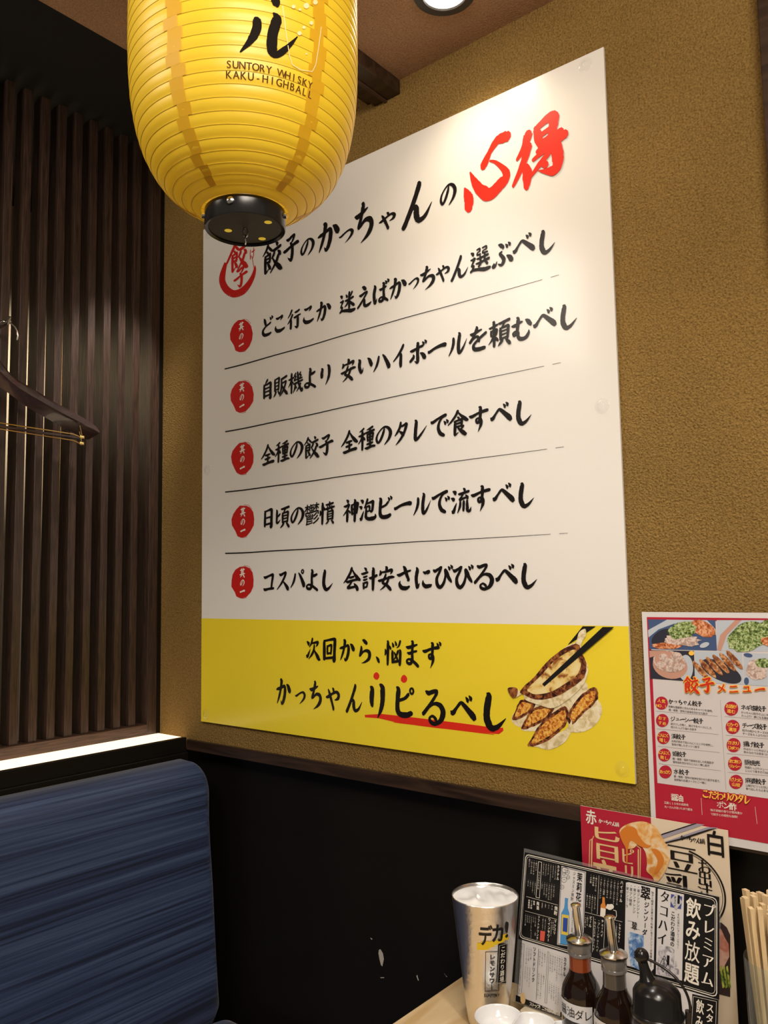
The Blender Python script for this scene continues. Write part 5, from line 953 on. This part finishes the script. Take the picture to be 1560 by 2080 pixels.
for x, yy, r in ((596, 14, 4), (622, 12, 6), (640, 5, 5), (632, 47, 4), (617, 56, 3.5), (608, 68, 4.5), (609, 20, 2.5), (622, 110, 2)): pk.blob(x, yy, r, r, n=10)

# ================================================================== CEILING DOWNLIGHT
dl_ = thing('downlight', 'recessed round downlight with dark rim glowing in the brown plaster ceiling', 'light', (.93, -.125, CZ))
m = MB(); m.lathe([(.034, CZ - .0005), (.036, CZ - .004), (.050, CZ - .003), (.052, CZ + .0005)], (.93, -.125, 0), 40); m.build('rim', mat('rim_dark', (.05, .045, .04), .35), dl_, smooth=True)
m = MB(); m.lathe([(.0004, CZ - .0012), (.0345, CZ - .0012)], (.93, -.125, 0), 40); m.build('lens', mat('lens_glow', (1, .95, .85), .4, emit=(1, .90, .74), estr=9), dl_)

# ================================================================== THINGS ON THE TABLE
TZ = .7003
# metal tumbler
M_TUMB = mat('brushed_tumbler', (.86, .84, .81), .30, metal=1.0, bump=(110, .45, .0015))
cpx, cpy = .945, -.100
cu = thing('tumbler', 'tall hammered metal tumbler of iced lemon sour at the left end of the table', 'cup', (cpx, cpy, TZ))
def cr_(z): t = max(0, min(1, (z - TZ) / .1795)); return .0285 + (.0490 - .0285) * t ** .95
pr = [(.0003, TZ), (.0265, TZ), (.0285, TZ + .003)] + [(cr_(TZ + .003 + .1735 * i / 24), TZ + .003 + .1735 * i / 24) for i in range(1, 25)] + [(.0492, TZ + .1788), (.0484, TZ + .1797), (.0472, TZ + .1785)] + [(.0460, TZ + .168), (.0440, TZ + .150), (.0005, TZ + .148)]
MB().lathe(pr, (cpx, cpy, 0), 64).build('cup_body', M_TUMB, cu, smooth=True, sharp=50)
def noise2(x, y): return .5 * math.sin(x * 130 + 1.3 * math.sin(y * 90)) * math.cos(y * 110 + x * 40) + .3 * math.sin(x * 260 + y * 190)
m = MB(); n = 30; vs = []; fs = []
for i in range(n + 1):
    for j in range(48):
        r = .0470 * i / n; t = 2 * math.pi * j / 48; x, yy = r * math.cos(t), r * math.sin(t); vs.append((cpx + x, cpy + yy, TZ + .1752 + (.0032 * noise2(x, yy) + .0028 * abs(math.sin(x * 70 + yy * 60))) * (1 - (i / n) ** 6)))
for i in range(n):
    for j in range(48): fs.append((i * 48 + j, i * 48 + (j + 1) % 48, (i + 1) * 48 + (j + 1) % 48, (i + 1) * 48 + j))
m.add(vs, fs).build('ice', mat('frosty_ice', (.92, .93, .94), .18, coat=.3, bump=(60, .3, .002)), cu, smooth=True, sharp=180)
CS = Round(cpx, cpy, cr_, .040); ci = layer('cup_lettering', CS, M_INK, cu, .0009); cy_ = layer('cup_swash', CS, mat('swash_yellow', (.80, .56, .02), .4), cu, .0005)
def PE(x, y): return (900 + x / 6.933, 1780 + y / 6.933)
cyq = ([PE(480, 950), PE(540, 915), PE(640, 905), PE(690, 920), PE(770, 905), PE(850, 860), PE(840, 815), PE(915, 805), PE(915, 885), PE(830, 920), PE(760, 950), PE(700, 985), PE(640, 1035), PE(580, 1040), PE(525, 1045)])
for p0, p1, wd in (((480, 985), (560, 985), 95), ((540, 978), (650, 970), 120), ((640, 965), (720, 945), 85), ((700, 945), (790, 920), 60), ((780, 915), (850, 890), 60), ((840, 865), (915, 845), 85)): cy_.line(PE(*p0), PE(*p1), wd / 6.933)
for ch, x, yy, w_, h_ in (('デ', 600, 830, .0185, .030), ('カ', 770, 800, .0185, .028), ('!', 895, 750, .030, .030)): one(ci, ch, 'heavy', PE(x, yy), w_, h_, CS)
ci.path([PE(600, 1065), PE(780, 1060), PE(780, 1605), PE(592, 1618)], 1.0, True); ci.v('レモンサワー', PE(695, 1095), PE(685, 1600), 'heavy', .95, 1.1)
ci.line(PE(841, 945), PE(816, 1498), 18); cc = layer('cup_lettering', CS, M_CREAM, cu, .0014); cc.v('こだわり酒場', PE(842, 975), PE(818, 1485), 'bold', .95, .95); cc.path([PE(788, 972), PE(892, 945), PE(872, 1468), PE(762, 1500)], .45, True)
ci.h('SUNTORY', PE(588, 1675), PE(780, 1668), .0062, 'bold', .8)

# stacked white three-part dishes
M_PORC = mat('white_porcelain', (.85, .86, .87), .12, coat=.4)
class _P: pass
rz = .755
dc = [Flat((0, 0, rz), (1, 0, 0), (0, 1, 0)).at(x, yy) for x, yy in ((1013, 2063), (1081, 2080), (1150, 2099))]
def dish(z0, lab):
    t = thing('sauce_dish', lab, 'dish', (dc[1][0], dc[1][1], z0), 'stacked three-part sauce dishes')
    mb = MB(); n = 44
    for ci_, (cx, cy) in enumerate(dc):
        prof = [(.0003, .003), (.019, .003), (.026, .008), (.0300, .0185), (.0308, .0200), (.0318, .0203), (.0327, .0195), (.0315, .0130), (.0275, .002), (.0225, 0), (.0003, 0)]
        vs = []; fs = []
        for r, zz in prof:
            for i in range(n):
                a = 2 * math.pi * i / n; x, y = cx + r * math.cos(a), cy + r * math.sin(a)
                # trim each bowl at the plane shared with its neighbours, so the bowls join in a wall
                for o_ in (ci_ - 1, ci_ + 1):
                    if 0 <= o_ < 3:
                        ox, oy = dc[o_]; dx, dy = ox - cx, oy - cy; D = math.hypot(dx, dy); s = ((x - cx) * dx + (y - cy) * dy) / D; lim = D / 2 - (.0012 if zz > .003 and prof.index((r, zz)) < 5 else 0)
                        if s > lim: x -= (s - lim) * dx / D; y -= (s - lim) * dy / D
                vs.append((x, y, z0 + zz))
        for j in range(len(prof) - 1):
            for i in range(n): fs.append((j * n + i, j * n + (i + 1) % n, (j + 1) * n + (i + 1) % n, (j + 1) * n + i))
        mb.add(vs, fs)
    mb.build('dish_body', M_PORC, t, smooth=True, sharp=55); return t
nd = 3; stepz = (rz - .0203 - TZ) / (nd - 1)
for i in range(nd): dish(TZ + i * stepz, 'white three-part sauce dish, topmost of the stack before the tumbler' if i == nd - 1 else ('white three-part sauce dish between the topmost and the lowest of the stack' if i else 'white three-part sauce dish at the bottom of the stack, on the table'))

# sauce bottles with pourers
M_SOY = mat('soy_glass', (.012, .005, .003), .06, coat=.6); M_NECK = mat('neck_amber', (.25, .045, .012), .08, coat=.6); M_NECK2 = mat('neck_smoke', (.07, .065, .06), .08, coat=.5); M_CORK = mat('pourer_rubber', (.02, .019, .018), .3)
M_LBL = mat('bottle_label', (.72, .72, .74), .5)
def bottle(x, y, lab, txt, amber, s=1.0, laz=-60):
    t = thing('sauce_bottle', lab, 'bottle', (x, y, TZ), 'sauce bottles with metal pourers'); z = lambda q: TZ + (q - .7003) * s
    R0 = .0265 * s
    body = [(.0003, z(.7003)), (.024 * s, z(.7003)), (R0, z(.704)), (R0, z(.786)), (.0258 * s, z(.794)), (.0238 * s, z(.802)), (.0195 * s, z(.810)), (.0158 * s, z(.8165)), (.0143 * s, z(.822))]
    MB().lathe(body, (x, y, 0), 40).build('bottle_body', M_SOY, t, smooth=True, sharp=60)
    MB().lathe([(.0143 * s, z(.822)), (.0140 * s, z(.836)), (.0142 * s, z(.8395))], (x, y, 0), 32).build('neck', M_NECK if amber else M_NECK2, t, smooth=True)
    MB().lathe([(.0142 * s, z(.8395)), (.0156 * s, z(.8405)), (.0156 * s, z(.8435)), (.0148 * s, z(.8445)), (.0157 * s, z(.8465)), (.0157 * s, z(.8580)), (.0152 * s, z(.8592))], (x, y, 0), 32).build('finish', mat('glass_finish', (.16, .15, .145), .07, coat=.6), t, smooth=True, sharp=50)
    MB().lathe([(.0154 * s, z(.8585)), (.0172 * s, z(.8590)), (.0172 * s, z(.8603)), (.012 * s, z(.8635)), (.0065 * s, z(.8650)), (.0003, z(.8655))], (x, y, 0), 32).build('pourer_cap', M_STEEL, t, smooth=True, sharp=50)
    MB().lathe([(.0172 * s, z(.8575)), (.0173 * s, z(.8590))], (x, y, 0), 32).build('gasket', M_CORK, t)
    tip = Vector((x - .0035, y, z(.9050))); b0 = Vector((x, y, z(.8640)))
    MB().tube([b0, b0 + (tip - b0) * .15, b0 + (tip - b0) * .85, b0 + (tip - b0) * .90, b0 + (tip - b0) * .96, tip], [.0062 * s, .0054 * s, .0050 * s, .0066 * s, .0068 * s, .0044 * s], 18).build('spout', M_STEEL, t, smooth=True, sharp=50)
    S = Round(x, y, lambda q: R0 + .0005, R0)
    mb = MB(); n = 26; vs = []; a0, a1 = math.radians(laz - 66), math.radians(laz + 50); zc = z(.7765 - (0 if amber else 0)); hh = .0108
    for i in range(n + 1):
        a = a0 + (a1 - a0) * i / n; sag = .004 * ((i / n) - .5)
        for q in (-hh, hh): vs.append(S.w(a * R0, zc + q - sag, .0002))
    mb.add(vs, [(2 * i, 2 * i + 2, 2 * i + 3, 2 * i + 1) for i in range(n)]); mb.build('label', M_LBL, t, smooth=True)
    lt = layer('label_lettering', S, M_INK, t, .0007); n = len(txt); 
    for i, ch in enumerate(txt):
        a = a0 + (a1 - a0) * (.26 + .64 * i / (n - 1)); put(lt, ch, 'thin', a * R0, zc - .004 * ((a - a0) / (a1 - a0) - .5), .0125 * (4.4 / (n + .6)), .0135)
bottle(1.1000, -.1120, 'dark soy dipping sauce bottle with steel pourer and amber neck', '醤油ダレ', True, 1.0, -84)
bottle(1.1575, -.1330, 'dark ponzu sauce bottle with steel pourer and grey neck, right of the soy bottle', 'ぽん酢ダレ', False, 1.02, -84)
# squeeze bottle
sx, sy = 1.2267, -.1700
sq = thing('squeeze_bottle', 'squeeze bottle with black nozzle lid and looped tether, right of the ponzu bottle', 'bottle', (sx, sy, TZ))
MB().lathe([(.0003, TZ), (.029, TZ), (.0310, TZ + .003), (.0310, .810), (.0300, .818), (.0285, .8225)], (sx, sy, 0), 44).build('bottle_body', mat('smoked_plastic', (.055, .052, .055), .25, coat=.3), sq, smooth=True)
MB().lathe([(.0285, .8225), (.0305, .8240), (.0308, .8270), (.0292, .8285), (.0280, .8295), (.0272, .8500), (.0250, .8540), (.0190, .8590), (.0120, .8625), (.0003, .864)], (sx, sy, 0), 44).build('lid', M_BLKPLASTIC, sq, smooth=True, sharp=50)
nz = Vector((sx - .010, sy, .858)); tp = Vector((sx - .0165, sy, .884))
MB().tube([nz, nz + (tp - nz) * .2, nz + (tp - nz) * .55, tp], [.0125, .0085, .0062, .0055], 20).build('nozzle', M_BLKPLASTIC, sq, smooth=True)
m = MB(); m.sphere(tp + Vector((0, 0, .003)), .0088, 18); m.build('nozzle_cap', M_BLKPLASTIC, sq, smooth=True)
pts_ = []
P0, P1, P2, P3 = tp + Vector((.006, 0, .001)), tp + Vector((.030, .004, -.004)), Vector((sx + .050, sy, .868)), Vector((sx + .036, sy, .822))
for i in range(21):
    t = i / 20; pts_.append((1 - t) ** 3 * P0 + 3 * (1 - t) ** 2 * t * P1 + 3 * (1 - t) * t * t * P2 + t ** 3 * P3)
MB().tube(pts_, .0016, 10).build('tether', M_BLKPLASTIC, sq, smooth=True)
MB().tube([Vector((sx + .037, sy, .840)), Vector((sx + .036, sy, .822))], [.0040, .0034], 12).build('tether_clip', M_BLKPLASTIC, sq, smooth=True)
lb2 = layer('label', Round(sx, sy, lambda q: .0310, .0310), M_LBL, sq, .0006)
for i in range(10):
    a = math.radians(-150 + i * 6); a2 = a + math.radians(6); lb2.quad(a * .0310, .770, a2 * .0310, .800)
# glass with chopsticks
gx, gy = 1.3480, -.1000
ch_ = thing('chopstick_glass', 'clear glass tumbler on the table behind the squeeze bottle, full of wooden chopsticks', 'glass', (gx, gy, TZ))
M_GLASS = glassy('clear_glass', (.93, .96, .95), .03, .07)
MB().lathe([(.0003, TZ), (.030, TZ), (.033, TZ + .004), (.0370, .78), (.0395, .8930), (.0390, .8950), (.0382, .8930), (.0355, .78), (.031, TZ + .010), (.0003, TZ + .009)], (gx, gy, 0), 48).build('glass_body', M_GLASS, ch_, smooth=True, sharp=60)
M_CHOP = wood('chopstick_wood', (.68, .50, .27), (.82, .66, .40), .55, (30, 30, 1.2), .1)
spots = []
for rad, n in ((.003, 1), (.011, 6), (.020, 11), (.029, 17)):
    for i in range(n): spots.append((rad, 2 * math.pi * i / n + rad * 40))
for i, (rad, an) in enumerate(spots):
    dxy = Vector((math.cos(an), math.sin(an), 0)); base = Vector((gx, gy, TZ + .0105)) + dxy * rad * .62; top = Vector((gx - .004, gy, .958 + R_.uniform(-.004, .006))) + dxy * rad * 1.10
    ax = (top - base).normalized(); u = ax.cross(Vector((math.sin(an + 1.2), math.cos(an), .1))).normalized(); v = ax.cross(u); mb = MB(); h1, h2 = .0025, .0042
    vs = [base + u * (a * h1 * .6) + v * (b * h1 * .6) for a, b in ((-1, -1), (1, -1), (1, 1), (-1, 1))] + [top + u * (a * h2) + v * (b * h1) for a, b in ((-1, -1), (1, -1), (1, 1), (-1, 1))]
    mb.add(vs, [(0, 3, 2, 1), (4, 5, 6, 7), (0, 1, 5, 4), (1, 2, 6, 5), (2, 3, 7, 6), (3, 0, 4, 7)])
    c = thing('chopsticks', 'pale wooden disposable chopsticks standing in the clear glass', 'chopsticks', base, 'chopsticks in the glass') if False else None
    o = mb.build('chopsticks', M_CHOP); o['label'] = 'pale wooden disposable chopsticks standing upright in the clear glass'; o['category'] = 'chopsticks'; o['group'] = 'chopsticks in the glass'

# ================================================================== HANGER
hx = .055
hg = thing('coat_hanger', 'dark wooden coat hanger with brass rods hanging on the slatted screen', 'hanger', (hx, -.42, 1.86))
ycen = -.425
def tab(T, t):
    for (a, va), (b, vb) in zip(T, T[1:]):
        if t <= b: return va + (vb - va) * (t - a) / (b - a)
    return T[-1][1]
TOPZ = [(0, 1.798), (.055, 1.786), (.12, 1.770), (.2, 1.757), (.35, 1.744), (.55, 1.724), (.8, 1.703), (.95, 1.690), (1.001, 1.686)]
BOTZ = [(0, 1.742), (.055, 1.737), (.33, 1.706), (.52, 1.691), (.68, 1.678), (.84, 1.668), (1.001, 1.660)]
def hprof(t):
    """t 0 centre .. 1 tip; returns y offset, top z, bottom z, half depth"""
    return .218 * t, tab(TOPZ, t), tab(BOTZ, t), .008 + .020 * t ** 1.3
for sgn in (1, -1):
    mb = MB(); rows = []; N_ = 24
    for i in range(N_ + 1):
        t = i / N_; yo, zt, zb, hd_ = hprof(t); k = 1.0 if t < .965 else math.sqrt(max(.35, 1 - ((t - .965) / .045) ** 2))
        zc = (zt + zb) / 2 - (.004 * ((t - .93) / .07) if t > .93 else 0); hh = (zt - zb) / 2 * k; yy = ycen + sgn * yo
        fr = hx + hd_ * .6; bk_ = hx - hd_
        rows.append([(bk_, yy, zc + hh * .75), (hx - hd_ * .4, yy, zc + hh), (fr - .004, yy, zc + hh * .92), (fr, yy, zc + hh * .6), (fr, yy, zc + hh * .02), (fr - .003, yy, zc - hh * .12), (bk_ + .003, yy, zc - hh), (bk_, yy, zc - hh * .7)])
    n = 8; vs = [q for r in rows for q in r]; fs = [(j * n + i, j * n + (i + 1) % n, (j + 1) * n + (i + 1) % n, (j + 1) * n + i) for j in range(N_) for i in range(n)] + [tuple(range(n)), tuple(range(N_ * n + n - 1, N_ * n - 1, -1))]
    if sgn < 0: fs = [f[::-1] for f in fs]
    mb.add(vs, fs).build('arm', wood('hanger_wood', (.030, .017, .018), (.055, .030, .026), .25, (5, .8, 5), .1, .4) if sgn > 0 else bpy.data.materials['hanger_wood'], hg, smooth=True, sharp=35)
def rodz(x, z): return z
for dx, zz, yend in ((.012, 1.6590, -.245), (.040, 1.6400, -.262)):
    mb = MB(); mb.tube([(hx + (dx if dx < .02 else -.03), -.63, zz + (.004 if dx < .02 else .022)), (hx + dx, yend - .02, zz + .001), (hx + dx, yend - .008, zz - .002), (hx + dx, yend, zz - .006)], .0013, 8)
    mb.build('trouser_bar', M_GOLD, hg, smooth=True)
    mb = MB()
    for j in range(3): mb.lathe([(.0003, -.003), (.0022, -.003), (.0026, 0), (.0022, .003), (.0003, .003)], (hx + dx, yend + .001 + j * .0028 - .003, zz - .003), 10)
    mb.tube([(hx + dx, yend, zz), (hx + dx - .004, yend - .003, zz + .022)], .0008, 6); mb.build('clip', M_GOLD, hg, smooth=True)
MB().tube([(hx + .010, -.63, 1.657), (hx + .010, -.252, 1.653)], .0030, 8).build('trouser_rod', bpy.data.materials['hanger_wood'], hg, smooth=True)
hk = [Vector((hx, ycen, 1.785)), Vector((hx, ycen, 1.83))] + [Vector((hx, ycen + .020 - .024 * math.cos(t), 1.845 + .024 * math.sin(t))) for t in [i * math.pi / 8 for i in range(0, 10)]]
MB().tube(hk, .0018, 8).build('hook', M_STEEL, hg, smooth=True)
wh = thing('wall_hook', 'small steel coat hook fixed to the slatted screen above the hanger', 'hook', (0.0, ycen + .02, 1.865))
MB().tube([(-.008, ycen + .02, 1.868), (.03, ycen + .02, 1.864), (.062, ycen + .02, 1.864), (.070, ycen + .02, 1.875)], .0035, 10).build('hook_arm', M_STEEL, wh, smooth=True)
bx('hook_plate', (-.0075, ycen + .008, 1.850), (-.004, ycen + .032, 1.885), M_STEEL, wh)
flush_layers()
